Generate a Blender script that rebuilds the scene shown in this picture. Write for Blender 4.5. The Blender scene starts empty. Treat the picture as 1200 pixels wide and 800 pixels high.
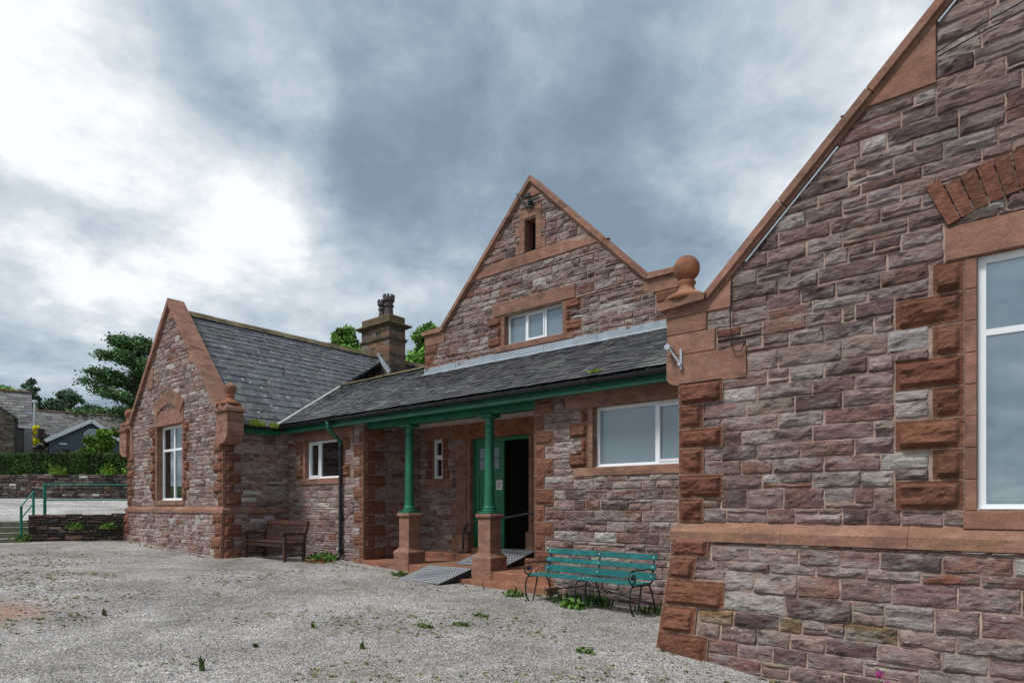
import bpy, bmesh, math, random
import numpy as np
from mathutils import Vector, Matrix, noise
R = math.radians
random.seed(11)
SC = bpy.context.scene
COL = SC.collection

# ---------------------------------------------------------------- camera, world, sun, exposure
cam_d = bpy.data.cameras.new('camera'); cam = bpy.data.objects.new('camera', cam_d); COL.objects.link(cam)
cam.location = (0, 0, 1.6); cam.rotation_euler = (R(90), 0, R(39.9))
cam_d.sensor_width = 36; cam_d.lens = 22.2; cam_d.shift_y = .1608; cam_d.clip_start = .05; cam_d.clip_end = 3000
SC.camera = cam
TH = R(39.9)
def pdir(x, y):
    u = (x-600)/740; d = Vector((-math.sin(TH)+u*math.cos(TH), math.cos(TH)+u*math.sin(TH), (593-y)/740)); return d.normalized()

SUN_EL, SUN_AZ = R(56), R(197)       # azimuth measured from +Y clockwise
w = bpy.data.worlds.new('World'); SC.world = w; w.use_nodes = True
nt = w.node_tree; nt.nodes.clear()
def N(t, **k):
    n = nt.nodes.new(t)
    for a, b in k.items(): setattr(n, a, b)
    return n
L = lambda a, b: nt.links.new(a, b)
out = N('ShaderNodeOutputWorld')
sky = N('ShaderNodeTexSky', sky_type='NISHITA', sun_disc=False, sun_elevation=SUN_EL, sun_rotation=SUN_AZ, air_density=1.0, dust_density=3.0)
bg1 = N('ShaderNodeBackground'); bg1.inputs[1].default_value = .09; L(sky.outputs[0], bg1.inputs[0])
tc = N('ShaderNodeTexCoord')
sep = N('ShaderNodeSeparateXYZ'); L(tc.outputs['Generated'], sep.inputs[0])
def M(op, a, b=None, c=None, clamp=False):
    n = N('ShaderNodeMath', operation=op, use_clamp=clamp)
    for i, v in enumerate((a, b, c)):
        if v is None: continue
        if isinstance(v, (int, float)): n.inputs[i].default_value = v
        else: L(v, n.inputs[i])
    return n.outputs[0]
def VM(op, a, b=None, s=None):
    n = N('ShaderNodeVectorMath', operation=op)
    for i, v in enumerate((a, b)):
        if v is None: continue
        if isinstance(v, (tuple, Vector)): n.inputs[i].default_value = tuple(v)
        else: L(v, n.inputs[i])
    if s is not None: n.inputs['Scale'].default_value = s
    return n.outputs['Value'] if op == 'DOT_PRODUCT' else n.outputs[0]
zz = M('ADD', M('MAXIMUM', sep.outputs[2], 0.0), .22)
comb = N('ShaderNodeCombineXYZ'); L(M('DIVIDE', sep.outputs[0], zz), comb.inputs[0]); L(M('DIVIDE', sep.outputs[1], zz), comb.inputs[1])
def NZ(vec, sc, det, rough, dist=0., w_=0.):
    n = N('ShaderNodeTexNoise', noise_dimensions='4D'); L(vec, n.inputs['Vector']); n.inputs['W'].default_value = w_
    n.inputs['Scale'].default_value = sc; n.inputs['Detail'].default_value = det; n.inputs['Roughness'].default_value = rough; n.inputs['Distortion'].default_value = dist
    return n
warp = NZ(tc.outputs['Generated'], 2.6, 6, .6, .3, 3.1)
wv = VM('SCALE', VM('SUBTRACT', warp.outputs['Color'], (.5, .5, .5)), s=.34)
wd = VM('NORMALIZE', VM('ADD', tc.outputs['Generated'], wv))
f1 = NZ(comb.outputs[0], 1.5, 10, .58, .35, 1.7)
f2 = NZ(comb.outputs[0], 4.2, 9, .64, .25, 7.2)
t = M('ADD', M('MULTIPLY', M('SUBTRACT', f1.outputs[0], .5), 1.5), M('MULTIPLY', M('SUBTRACT', f2.outputs[0], .5), 1.25))
t = M('ADD', t, .47)
# broad bright and dark banks of cloud, by direction in the sky
for (x, y, r, a) in [(20, 130, .26, .60), (100, 130, .22, .42), (300, 210, .20, .10), (60, 230, .26, .14), (230, 120, .12, .12), (70, 45, .10, .25), (400, 10, .12, .40), (915, 125, .14, .62), (970, 200, .14, .25), (560, 300, .2, .10), (350, 330, .2, .15),
                     (60, 15, .20, -.30), (280, 40, .24, -.42), (190, 100, .10, -.40), (430, 110, .18, -.30), (640, 150, .22, -.16), (740, 200, .18, -.28), (900, 10, .20, -.28),
                     (60, 400, .22, -.42), (200, 330, .16, -.12), (450, 330, .10, -.25), (560, 220, .14, -.12), (330, 130, .10, -.15), (1000, 60, .14, -.15)]:
    d = VM('DOT_PRODUCT', wd, pdir(x, y))
    g = N('ShaderNodeMapRange', interpolation_type='SMOOTHSTEP'); L(d, g.inputs[0])
    a *= .78 if a < 0 else .84; g.inputs[1].default_value = math.cos(r*1.5); g.inputs[2].default_value = 1.0; g.inputs[3].default_value = 0; g.inputs[4].default_value = a
    t = M('ADD', t, g.outputs[0])
cr = N('ShaderNodeValToRGB'); L(t, cr.inputs[0]); e = cr.color_ramp.elements
e[0].position = 0; e[0].color = (.205, .275, .35, 1); e[1].position = 1; e[1].color = (.90, .92, .94, 1)
for p, c in [(.25, (.28, .36, .44)), (.5, (.42, .50, .57)), (.75, (.61, .67, .72))]:
    q = e.new(p); q.color = (*c, 1)
bg2 = N('ShaderNodeBackground'); L(cr.outputs[0], bg2.inputs[0]); bg2.inputs[1].default_value = .80
mx = N('ShaderNodeMixShader'); mx.inputs[0].default_value = .93; L(bg1.outputs[0], mx.inputs[1]); L(bg2.outputs[0], mx.inputs[2]); L(mx.outputs[0], out.inputs[0])

sd = bpy.data.lights.new('sun', 'SUN'); sun = bpy.data.objects.new('sun', sd); COL.objects.link(sun)
sd.energy = 2.1; sd.angle = R(13); sd.color = (1, .97, .93)
sdir = Vector((math.sin(SUN_AZ)*math.cos(SUN_EL), math.cos(SUN_AZ)*math.cos(SUN_EL), math.sin(SUN_EL)))
sun.rotation_euler = sdir.to_track_quat('Z', 'Y').to_euler(); sun.location = (0, -5, 20)
SC.view_settings.view_transform = 'Standard'; SC.view_settings.look = 'None'
SC.view_settings.exposure = 0.52; SC.view_settings.gamma = 1.0

# ---------------------------------------------------------------- materials
def surf(name, col=None, rough=.85, mott=.35, mscale=6., bump=.4, bscale=60., spots=None, metal=0., patches=None, spec=.3, fine=0., bdist=.01, coat=0., streak=1.):
    """col None: per-face colour from the mesh. spots: (colour, scale, threshold). patches: list of (colour, scale, lo, hi)."""
    m = bpy.data.materials.new(name); m.use_nodes = True; T = m.node_tree; T.nodes.clear()
    n = lambda t, **k: (lambda q: [setattr(q, a, b) for a, b in k.items()] and q or q)(T.nodes.new(t))
    lk = T.links.new
    o = n('ShaderNodeOutputMaterial'); b = n('ShaderNodeBsdfPrincipled'); lk(b.outputs[0], o.inputs[0])
    b.inputs['Roughness'].default_value = rough; b.inputs['Metallic'].default_value = metal; b.inputs['Specular IOR Level'].default_value = spec
    b.inputs['Coat Weight'].default_value = coat
    tcn = n('ShaderNodeTexCoord'); oc = tcn.outputs['Object']
    if streak != 1.:
        mp = n('ShaderNodeMapping'); lk(oc, mp.inputs[0]); mp.inputs['Scale'].default_value = (1, 1, streak); oc = mp.outputs[0]
    def nz(sc, det=6, ro=.6, dist=0.):
        q = n('ShaderNodeTexNoise'); lk(oc, q.inputs['Vector']); q.inputs['Scale'].default_value = sc; q.inputs['Detail'].default_value = det
        q.inputs['Roughness'].default_value = ro; q.inputs['Distortion'].default_value = dist; return q.outputs[0]
    def mr(v, a, c, lo, hi):
        q = n('ShaderNodeMapRange'); lk(v, q.inputs[0])
        for i, x in zip((1, 2, 3, 4), (a, c, lo, hi)): q.inputs[i].default_value = x
        return q.outputs[0]
    if col is None:
        a = n('ShaderNodeVertexColor', layer_name='Col'); c = a.outputs[0]
    else:
        a = n('ShaderNodeRGB'); a.outputs[0].default_value = (*col, 1); c = a.outputs[0]
    def mulv(c, f):
        q = n('ShaderNodeMix', data_type='RGBA', blend_type='MULTIPLY'); q.inputs[0].default_value = 1
        lk(c, q.inputs[6]); lk(f, q.inputs[7]); return q.outputs[2]
    if mott: c = mulv(c, mr(nz(mscale, 8, .65), .3, .7, 1-mott, 1+mott))
    if fine: c = mulv(c, mr(nz(mscale*14, 3, .7), .3, .7, 1-fine, 1+fine))
    for (pc, sc, lo, hi, amt) in (patches or []):
        q = n('ShaderNodeMix', data_type='RGBA'); lk(mr(nz(sc, 7, .65, .3), lo, hi, 0, amt), q.inputs[0]); lk(c, q.inputs[6]); q.inputs[7].default_value = (*pc, 1); c = q.outputs[2]
    if spots:
        v = n('ShaderNodeTexVoronoi'); lk(oc, v.inputs['Vector']); v.inputs['Scale'].default_value = spots[1]
        f = mr(v.outputs['Distance'], spots[2]*.6, spots[2], 1, 0)
        k = mr(nz(spots[1]*.25, 3), .52, .58, 0, 1)
        mm = n('ShaderNodeMath', operation='MULTIPLY'); lk(f, mm.inputs[0]); lk(k, mm.inputs[1])
        q = n('ShaderNodeMix', data_type='RGBA'); lk(mm.outputs[0], q.inputs[0]); lk(c, q.inputs[6]); q.inputs[7].default_value = (*spots[0], 1); c = q.outputs[2]
    lk(c, b.inputs['Base Color'])
    if bump:
        q = n('ShaderNodeBump'); q.inputs['Strength'].default_value = bump; q.inputs['Distance'].default_value = bdist
        lk(nz(bscale, 8, .7), q.inputs['Height']); lk(q.outputs[0], b.inputs['Normal'])
    return m
MT = {}
SP = dict(patches=[((.50, .455, .42), 2.6, .50, .64, .6), ((.045, .033, .032), 6.5, .53, .64, .7), ((.10, .075, .07), .55, .55, .70, .4)], fine=.6, spec=.2, streak=3.2)
MT['stone'] = surf('rubble_stone', None, .92, .42, 9, 1., 20, ((.62, .60, .56), 7., .07), bdist=.045, **SP)
MT['stone_lichen'] = surf('rubble_stone_lichened', None, .92, .42, 9, 1., 20, ((.66, .64, .6), 9., .17), bdist=.045, **SP)
MT['mortar'] = surf('lime_mortar', (.37, .27, .225), .95, .4, 5, .6, 60, fine=.3, spec=.1, patches=[((.13, .09, .075), 1.6, .48, .62, .7)])
MT['sand'] = surf('red_sandstone', None, .9, .30, 3.5, .45, 60, patches=[((.075, .05, .04), 1.7, .52, .70, .7), ((.42, .30, .23), 2.7, .54, .70, .4), ((.10, .085, .05), 6, .56, .7, .4)], fine=.3, spec=.15, streak=2.)
MT['sandrock'] = surf('rock_faced_sandstone', None, .9, .36, 10, 1., 22, patches=[((.07, .040, .03), 1.9, .58, .78, .7), ((.36, .22, .16), 4, .6, .75, .4)], fine=.36, bdist=.04, spec=.15, streak=1.6)
MT['sandlich'] = surf('weathered_sandstone', None, .9, .25, 5, .5, 60, patches=[((.16, .13, .045), 6, .48, .62, .75), ((.04, .035, .03), 3, .55, .68, .7)], fine=.15, spec=.15)
MT['slate'] = surf('slate', None, .60, .34, 5, .5, 45, ((.48, .49, .47), 5., .2), patches=[((.27, .27, .265), 3.0, .54, .68, .5), ((.30, .30, .29), 12, .56, .66, .5), ((.09, .09, .05), 1.3, .58, .7, .4)], fine=.3, spec=.4)
MT['slate2'] = surf('slate_dark', None, .6, .30, 3, .5, 45, ((.34, .35, .32), 7., .12), patches=[((.20, .21, .185), 1.0, .52, .66, .7), ((.08, .085, .03), 2.2, .66, .75, .5)], fine=.2, spec=.4)
MT['moss'] = surf('ridge_lichen', None, .95, .4, 9, .7, 40, patches=[((.15, .125, .05), 5, .47, .62, .6), ((.05, .045, .04), 3, .5, .65, .6)], spec=.1)
MT['lead'] = surf('lead_sheet', (.30, .345, .39), .55, .2, 6, .2, 20, spec=.4)
MT['limeline'] = surf('lime_fillet', (.42, .43, .42), .9, .3, 14, .4, 40)
MT['green'] = surf('green_gloss_paint', (.011, .135, .072), .36, .25, 4, .2, 30, spec=.5, fine=.15, patches=[((.035, .20, .13), 3.5, .52, .68, .5), ((.03, .06, .035), 9, .56, .66, .6)])
MT['doorgreen'] = surf('green_door_paint', (.008, .15, .06), .35, .12, 5, .06, 20, spec=.5)
MT['teal'] = surf('teal_paint', (.008, .12, .12), .42, .25, 5, .2, 50, spec=.45, fine=.15, patches=[((.04, .22, .20), 5, .52, .7, .5), ((.02, .07, .06), 14, .58, .66, .6)])
MT['railgreen'] = surf('rail_paint', (.015, .17, .12), .4, .1, 10, .05, 50)
MT['black'] = surf('black_gutter_paint', (.010, .012, .016), .35, .2, 8, .1, 40, spec=.5)
MT['iron'] = surf('black_iron', (.012, .016, .02), .42, .3, 20, .2, 90, spec=.5)
MT['wood'] = surf('dark_brown_timber', None, .5, .25, 14, .25, 60, spec=.4, fine=.15)
MT['white'] = surf('white_upvc', (.80, .82, .84), .35, .03, 3, 0, spec=.5)
MT['whitewood'] = surf('soffit_board', (.62, .56, .52), .7, .1, 3, .1, 30)
MT['steel'] = surf('galvanised_steel', (.55, .57, .6), .35, .12, 20, .1, 60, metal=.7)
MT['plate'] = surf('checker_plate', (.17, .18, .20), .5, .25, 6, .1, 60, metal=.2)
MT['platebump'] = surf('checker_tread', (.78, .80, .82), .35, .1, 20, 0, metal=.3)
MT['rubber'] = surf('ramp_side', (.03, .03, .03), .8, .2, 8, .1, 60)
MT['concrete'] = surf('concrete', (.36, .36, .31), .9, .25, 5, .4, 60, fine=.15)
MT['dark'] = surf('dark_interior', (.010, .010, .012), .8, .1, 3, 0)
MT['darkwood'] = surf('dark_interior_timber', (.035, .018, .012), .6, .1, 3, 0)
MT['blind'] = surf('vertical_blind', (.85, .88, .87), .8, .04, 3, 0)
MT['curtain'] = surf('curtain', (.34, .38, .40), .9, .08, 3, 0)
MT['curtaingreen'] = surf('green_curtain', (.25, .33, .27), .9, .08, 3, 0)
MT['paper'] = surf('paper', (.75, .75, .74), .8, .03, 3, 0)
MT['ink'] = surf('ink', (.05, .05, .06), .8, 0, 3, 0)
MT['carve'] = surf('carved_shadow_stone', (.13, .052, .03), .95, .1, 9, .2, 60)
MT['brass'] = surf('brass', (.8, .55, .2), .3, .05, 9, 0, metal=1)
MT['terr'] = surf('render_grey_blue', (.10, .13, .165), .85, .08, 2, .1, 60)
MT['leaf'] = surf('leaves', None, .75, .15, 2, 0, spec=.25)
MT['bark'] = surf('bark', (.09, .065, .045), .95, .4, 12, .8, 30)
MT['drystone'] = surf('dry_stone', None, .95, .35, 10, .8, 30, ((.6, .6, .56), 7, .16), patches=[((.03, .03, .02), 1.2, .5, .66, .5), ((.07, .10, .02), 1.6, .62, .72, .6)], fine=.3)
MT['pebble'] = surf('pebbles', None, .9, .2, 40, 0)
MT['flower'] = surf('magenta_petals', (.45, .03, .22), .7, .2, 60, 0)
def glass(name, tint, rough, f0, clear=True, bump=0, body=None):
    m = bpy.data.materials.new(name); m.use_nodes = True; T = m.node_tree; T.nodes.clear(); lk = T.links.new
    o = T.nodes.new('ShaderNodeOutputMaterial'); mx = T.nodes.new('ShaderNodeMixShader'); g = T.nodes.new('ShaderNodeBsdfGlossy'); g.inputs['Roughness'].default_value = rough; g.inputs['Color'].default_value = (.9, .95, 1, 1)
    tr = T.nodes.new('ShaderNodeBsdfTransparent' if clear else 'ShaderNodeBsdfDiffuse'); tr.inputs['Color'].default_value = (*tint, 1)
    fr = T.nodes.new('ShaderNodeFresnel'); fr.inputs[0].default_value = 1.5
    ma = T.nodes.new('ShaderNodeMath'); ma.operation = 'ADD'; ma.inputs[1].default_value = f0; ma.use_clamp = True
    lk(fr.outputs[0], ma.inputs[0]); lk(ma.outputs[0], mx.inputs[0]); lk(tr.outputs[0], mx.inputs[1]); lk(g.outputs[0], mx.inputs[2]); lk(mx.outputs[0], o.inputs[0])
    if bump:
        nz = T.nodes.new('ShaderNodeTexNoise'); nz.inputs['Scale'].default_value = 55; nz.inputs['Detail'].default_value = 2
        t2 = T.nodes.new('ShaderNodeTexCoord'); lk(t2.outputs['Object'], nz.inputs['Vector'])
        b = T.nodes.new('ShaderNodeBump'); b.inputs['Strength'].default_value = bump; b.inputs['Distance'].default_value = .004; lk(nz.outputs[0], b.inputs['Height']); lk(b.outputs[0], g.inputs['Normal'])
    return m
MT['frost'] = glass('obscured_glass', (.13, .18, .21), .22, .16, False, .8)
MT['darkpane'] = glass('dark_door_glass', (.02, .03, .025), .08, .06, False)
MT['clear'] = glass('window_glass', (.93, .97, .97), .02, .20)

# ---------------------------------------------------------------- mesh helpers
class MB:
    def __init__(s): s.v = []; s.f = []; s.c = []; s.m = []; s.G = []
    def grp(s, name): s.G.append((name, len(s.v), len(s.f)))      # what follows is a part of its own
    def parts(s, mats, parent=None, **k):
        for i, (nm, v0, f0) in enumerate(s.G):
            v1, f1 = (s.G[i+1][1], s.G[i+1][2]) if i+1 < len(s.G) else (len(s.v), len(s.f))
            if f1 == f0: continue
            q = MB(); q.v = s.v[v0:v1]; q.f = [tuple(j-v0 for j in f) for f in s.f[f0:f1]]; q.c = s.c[f0:f1]; q.m = s.m[f0:f1]; q.build(nm, mats, parent, **k)
    def add(s, vs, fs, col=(1, 1, 1), mi=0):
        b = len(s.v); s.v.extend(tuple(p) for p in vs)
        for f in fs: s.f.append(tuple(i+b for i in f)); s.c.append(col); s.m.append(mi)
    def box(s, x0, x1, y0, y1, z0, z1, col=(1, 1, 1), bev=0., mi=0, M_=None):
        if x1 < x0: x0, x1 = x1, x0
        if y1 < y0: y0, y1 = y1, y0
        if z1 < z0: z0, z1 = z1, z0
        b = min(bev, (x1-x0)*.45, (y1-y0)*.45, (z1-z0)*.45)
        if b <= 0:
            vs = [(x, y, z) for z in (z0, z1) for y in (y0, y1) for x in (x0, x1)]
            fs = [(0, 2, 3, 1), (4, 5, 7, 6), (0, 1, 5, 4), (2, 6, 7, 3), (0, 4, 6, 2), (1, 3, 7, 5)]
        else:
            bm = bmesh.new(); bmesh.ops.create_cube(bm, size=1)
            for v in bm.verts: v.co = Vector(((x0+x1)/2+v.co.x*(x1-x0), (y0+y1)/2+v.co.y*(y1-y0), (z0+z1)/2+v.co.z*(z1-z0)))
            bmesh.ops.bevel(bm, geom=bm.edges[:], offset=b, segments=1, affect='EDGES')
            bm.verts.index_update(); vs = [v.co.copy() for v in bm.verts]; fs = [tuple(v.index for v in f.verts) for f in bm.faces]; bm.free()
        if M_ is not None: vs = [M_ @ Vector(v) for v in vs]
        s.add(vs, fs, col, mi)
    def beam(s, a, b, wd, ht, col=(1, 1, 1), bev=0., mi=0, up=Vector((0, 0, 1))):
        a = Vector(a); b = Vector(b); d = b-a; l = d.length; x = d.normalized(); y = up.cross(x)
        if y.length < 1e-4: y = Vector((0, 1, 0)).cross(x)
        y.normalize(); z = x.cross(y)
        Mx = Matrix((x, y, z)).transposed().to_4x4(); Mx.translation = a
        s.box(0, l, -wd/2, wd/2, -ht/2, ht/2, col, bev, mi, Mx)
    def tube(s, pts, r, n=8, col=(1, 1, 1), mi=0, cap=True, flat=None):
        pts = [Vector(p) for p in pts]; rr = r if isinstance(r, (list, tuple)) else [r]*len(pts); vs = []; pn = None
        for i, p in enumerate(pts):
            d = (pts[min(i+1, len(pts)-1)]-pts[max(i-1, 0)]).normalized()
            if pn is None:
                a = Vector((0, 0, 1)) if abs(d.z) < .9 else Vector((1, 0, 0)); pn = d.cross(a).normalized()
            else: pn = (pn-d*pn.dot(d)).normalized()
            q = d.cross(pn)
            for k in range(n):
                t = 2*math.pi*k/n; vs.append(p+(pn*math.cos(t)+q*math.sin(t))*rr[i])
        fs = [(i*n+k, i*n+(k+1) % n, (i+1)*n+(k+1) % n, (i+1)*n+k) for i in range(len(pts)-1) for k in range(n)]
        if cap: fs += [tuple(range(n))[::-1], tuple((len(pts)-1)*n+k for k in range(n))]
        s.add(vs, fs, col, mi)
    def lathe(s, prof, c, n=16, col=(1, 1, 1), mi=0, sq=False):
        vs = []; fs = []
        for (r, z) in prof:
            for k in range(n):
                t = 2*math.pi*(k+(.5 if sq else 0))/n; q = r*(math.sqrt(2) if sq else 1)
                vs.append((c[0]+q*math.cos(t), c[1]+q*math.sin(t), c[2]+z))
        for i in range(len(prof)-1):
            for k in range(n): fs.append((i*n+k, i*n+(k+1) % n, (i+1)*n+(k+1) % n, (i+1)*n+k))
        fs.append(tuple(range(n))[::-1]); fs.append(tuple((len(prof)-1)*n+k for k in range(n)))
        s.add(vs, fs, col, mi)
    def prism(s, poly, y0, y1, col=(1, 1, 1), mi=0):
        """poly in (x,z) extruded along y"""
        n = len(poly); vs = [(x, y0, z) for x, z in poly]+[(x, y1, z) for x, z in poly]
        fs = [tuple(range(n)), tuple(range(2*n-1, n-1, -1))]+[(i, i+n, (i+1) % n+n, (i+1) % n) for i in range(n)]
        s.add(vs, fs, col, mi)
    def build(s, name, mats, parent=None, smooth=False, clip=None, off=None, local=False):
        me = bpy.data.meshes.new(name); me.from_pydata(s.v, [], s.f)
        if not isinstance(mats, (list, tuple)): mats = [mats]
        for m in mats: me.materials.append(MT[m] if isinstance(m, str) else m)
        me.polygons.foreach_set('material_index', s.m)
        ca = me.color_attributes.new('Col', 'FLOAT_COLOR', 'CORNER')
        cnt = np.array([len(f) for f in s.f]); cc = np.repeat(np.array([tuple(c[:3])+(1.,) for c in s.c], dtype=np.float32), cnt, axis=0)
        ca.data.foreach_set('color', cc.ravel())
        bm = bmesh.new(); bm.from_mesh(me)
        for co, no in (clip or []):
            bmesh.ops.bisect_plane(bm, geom=bm.verts[:]+bm.edges[:]+bm.faces[:], plane_co=co, plane_no=no, clear_outer=True)
        if len(s.f) < 60000 or clip: bmesh.ops.recalc_face_normals(bm, faces=bm.faces[:])
        bm.to_mesh(me); bm.free()
        if smooth: me.polygons.foreach_set('use_smooth', [True]*len(me.polygons))
        me.update()
        o = bpy.data.objects.new(name, me); COL.objects.link(o)
        if parent is not None:
            o.parent = parent
            if not local:
                q = parent; t = Vector((0, 0, 0))
                if parent.type == 'EMPTY': o.location = -parent.location
        return o
def tag(o, label=None, cat=None, group=None, kind=None):
    if label: o['label'] = label
    if cat: o['category'] = cat
    if group: o['group'] = group
    if kind: o['kind'] = kind
    return o
def thing(name, label, cat, loc=(0, 0, 0), rz=0, group=None):
    o = bpy.data.objects.new(name, None); COL.objects.link(o); o.location = loc; o.rotation_euler = (0, 0, rz); o.empty_display_size = .2
    return tag(o, label, cat, group)
def jit(c, a, rng=random): k = 1+rng.uniform(-a, a); return tuple(max(0, x*k*(1+rng.uniform(-a, a)*.25)) for x in c)

# ground height of the forecourt
GX = [-60, -40, -24, -21.9, -15.4, -13, -12.1, -9, -7, -4.5, -3.4, -2.2, -1, 3, 60]
GZ = [.9, .75, .53, .57, .34, .30, .26, .12, .06, .0, -.01, -.16, -.25, -.5, -1.2]
def g(x, y=0): return float(np.interp(x, GX, GZ))

SAND = (.262, .140, .100); ROCK = (.208, .094, .061)
PAL = [((.265, .172, .155), 10), ((.165, .106, .102), 4), ((.325, .225, .203), 8), ((.38, .315, .29), 4), ((.265, .150, .125), 4), ((.48, .43, .40), 1.5), ((.21, .09, .063), .6), ((.34, .25, .225), 4)]
PALLOW = PAL+[((.27, .18, .09), 1.8)]
PALLEFT = [(tuple(x*1.12 for x in c), k) for c, k in PAL]
def pick(pal, rng):
    return rng.choices([p[0] for p in pal], [p[1] for p in pal])[0]

def patch(mb, F, u0, u1, z0, z1, rng, base, relief, margin, res, col, skirt=.03, layer=1., mi=0, drop=.6, c0=.55, amp=.75):
    """one rock-faced stone: heightfield over a rectangle of the wall, F(u,z,h) -> point"""
    w_, h_ = u1-u0, z1-z0
    m = min(margin, w_*.3, h_*.3)
    nu = max(2, int(round((w_-2*m)/res))); nz_ = max(2, int(round((h_-2*m)/res)))
    us = [u0]+[u0+m+(w_-2*m)*i/nu for i in range(nu+1)]+[u1]; zs = [z0]+[z0+m+(h_-2*m)*i/nz_ for i in range(nz_+1)]+[z1]
    s1, s2, s3 = rng.uniform(0, 99), rng.uniform(0, 99), rng.uniform(-1, 1)
    tz = rng.uniform(-.5, .5)*relief; tu = rng.uniform(-.35, .35)*relief
    vs = []; NU, NZc = len(us), len(zs)
    for j, z in enumerate(zs):
        for i, u in enumerate(us):
            e = min(i, j, NU-1-i, NZc-1-j)
            if e == 0: hh = base*(1 if margin > .015 else .3)
            elif e == 1 and margin > .015: hh = base
            else:
                q = noise.noise(Vector((u*5+s1, z*11*layer+s2, s3)))*.9+noise.noise(Vector((u*14+s2, z*30*layer, s1)))*.55+noise.noise(Vector((u*40, z*60, s2)))*.25
                hh = base+relief*(c0+q*amp)+tz*(2*(z-z0)/h_-1)+tu*(2*(u-u0)/w_-1)
                if e == 1: hh = base+(hh-base)*drop
                hh = max(hh, base*.5)
            du = dz = 0
            if e > 0 and margin <= .015:
                du = noise.noise(Vector((u*13, z*13, s1)))*.011; dz = noise.noise(Vector((u*13, z*13, s2)))*.011
            elif e == 0 and margin <= .015:
                du = noise.noise(Vector((u*13, z*13, s1)))*.011; dz = noise.noise(Vector((u*13, z*13, s2)))*.011
            vs.append(F(u+du, z+dz, hh))
    fs = [(j*NU+i, j*NU+i+1, (j+1)*NU+i+1, (j+1)*NU+i) for j in range(NZc-1) for i in range(NU-1)]
    ring = [i for i in range(NU)]+[j*NU+NU-1 for j in range(1, NZc)]+[(NZc-1)*NU+i for i in range(NU-2, -1, -1)]+[j*NU for j in range(NZc-2, 0, -1)]
    uz = [(us[k % NU], zs[k//NU]) for k in ring]; b = len(vs)
    vs += [F(u, z, -skirt) for u, z in uz]
    n = len(ring); fs += [(ring[k], b+k, b+(k+1) % n, ring[(k+1) % n]) for k in range(n)]
    mb.add(vs, fs, col, mi)

def masonry(mb, F, U0, U1, Z0, Z1, holes, rng, pal, res=.045, cw=.06, ch=.06, openings=(), inside=None, relief=.026, hs=(2, 2, 3, 3, 4), ws=(4, 9), gap=.006, thick=.0):
    nx = int(round((U1-U0)/cw)); nz_ = int(round((Z1-Z0)/ch)); cw = (U1-U0)/nx; ch = (Z1-Z0)/nz_
    occ = np.zeros((nz_, nx), bool); op = np.zeros((nz_, nx), bool)
    def mark(A, h, sh):
        i0 = max(0, int(round((h[0]-U0)/cw+sh))); i1 = min(nx, int(round((h[1]-U0)/cw-sh))); j0 = max(0, int(round((h[2]-Z0)/ch+sh))); j1 = min(nz_, int(round((h[3]-Z0)/ch-sh)))
        if i1 > i0 and j1 > j0: A[j0:j1, i0:i1] = True
    for h in holes: mark(occ, h, 0)
    for h in openings: mark(occ, h, 0); mark(op, h, 0)
    if inside is not None:
        for j in range(nz_):
            for i in range(nx):
                if not any(inside(U0+(i+a)*cw, Z0+(j+b)*ch) for a in (0, 1) for b in (0, 1)): occ[j, i] = True; op[j, i] = True
    # mortar bed
    for j in range(nz_):
        i = 0
        while i < nx:
            if op[j, i]: i += 1; continue
            k = i
            while k < nx and not op[j, k]: k += 1
            a = i
            while a < k:                                # pieces so that battered walls stay straight
                b = min(k, a+8)
                mb.add([F(U0+a*cw, Z0+j*ch, 0), F(U0+b*cw, Z0+j*ch, 0), F(U0+b*cw, Z0+(j+1)*ch, 0), F(U0+a*cw, Z0+(j+1)*ch, 0)], [(0, 1, 2, 3)], (1, 1, 1), 1)
                a = b
            i = k
    def stone(i, k, j, h):
        gg = gap*rng.uniform(.8, 1.5)
        patch(mb, F, U0+i*cw+gg, U0+k*cw-gg, Z0+j*ch+gg, Z0+(j+h)*ch-gg, rng, .006, relief*rng.uniform(.6, 1.4), .012, res, jit(pick(pal, rng), .16, rng))
    j = 0; last = set()
    while j < nz_:
        h = min(rng.choice(hs), nz_-j); joints = set(); i = 0
        # a tall stone now and then rises into the next course
        while i < nx:
            col = tuple(occ[j:j+h, i])
            if all(col): i += 1; continue
            k = i
            while k < nx and tuple(occ[j:j+h, k]) == col and k-i < ws[1]+5: k += 1
            r = k-i; wd = rng.randint(*ws)
            if r-wd < 3: wd = r if r <= ws[1]+2 else max(3, r//2)
            wd = min(wd, r)
            if wd < r-2 and any(q in last for q in (i+wd-1, i+wd, i+wd+1)): wd = wd+2 if wd+4 < r else max(2, wd-2)
            if not any(col):
                up1 = j+h < nz_ and not occ[j+h, i:i+wd].any()
                if up1 and h <= 2 and wd >= 3 and rng.random() < .13:
                    stone(i, i+wd, j, h+1); occ[j:j+h+1, i:i+wd] = True
                elif h >= 3 and rng.random() < .2:
                    hh = rng.randint(1, h-1); stone(i, i+wd, j, hh)
                    if wd > 6 and rng.random() < .6: q = wd//2+rng.randint(-1, 1); stone(i, i+q, j+hh, h-hh); stone(i+q, i+wd, j+hh, h-hh)
                    else: stone(i, i+wd, j+hh, h-hh)
                else: stone(i, i+wd, j, h)
            else:
                a = 0
                while a < h:
                    if col[a]: a += 1; continue
                    b = a
                    while b < h and not col[b]: b += 1
                    stone(i, i+wd, j+a, b-a); a = b
            i += wd; joints.add(i)
        last = joints; j += h

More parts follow.
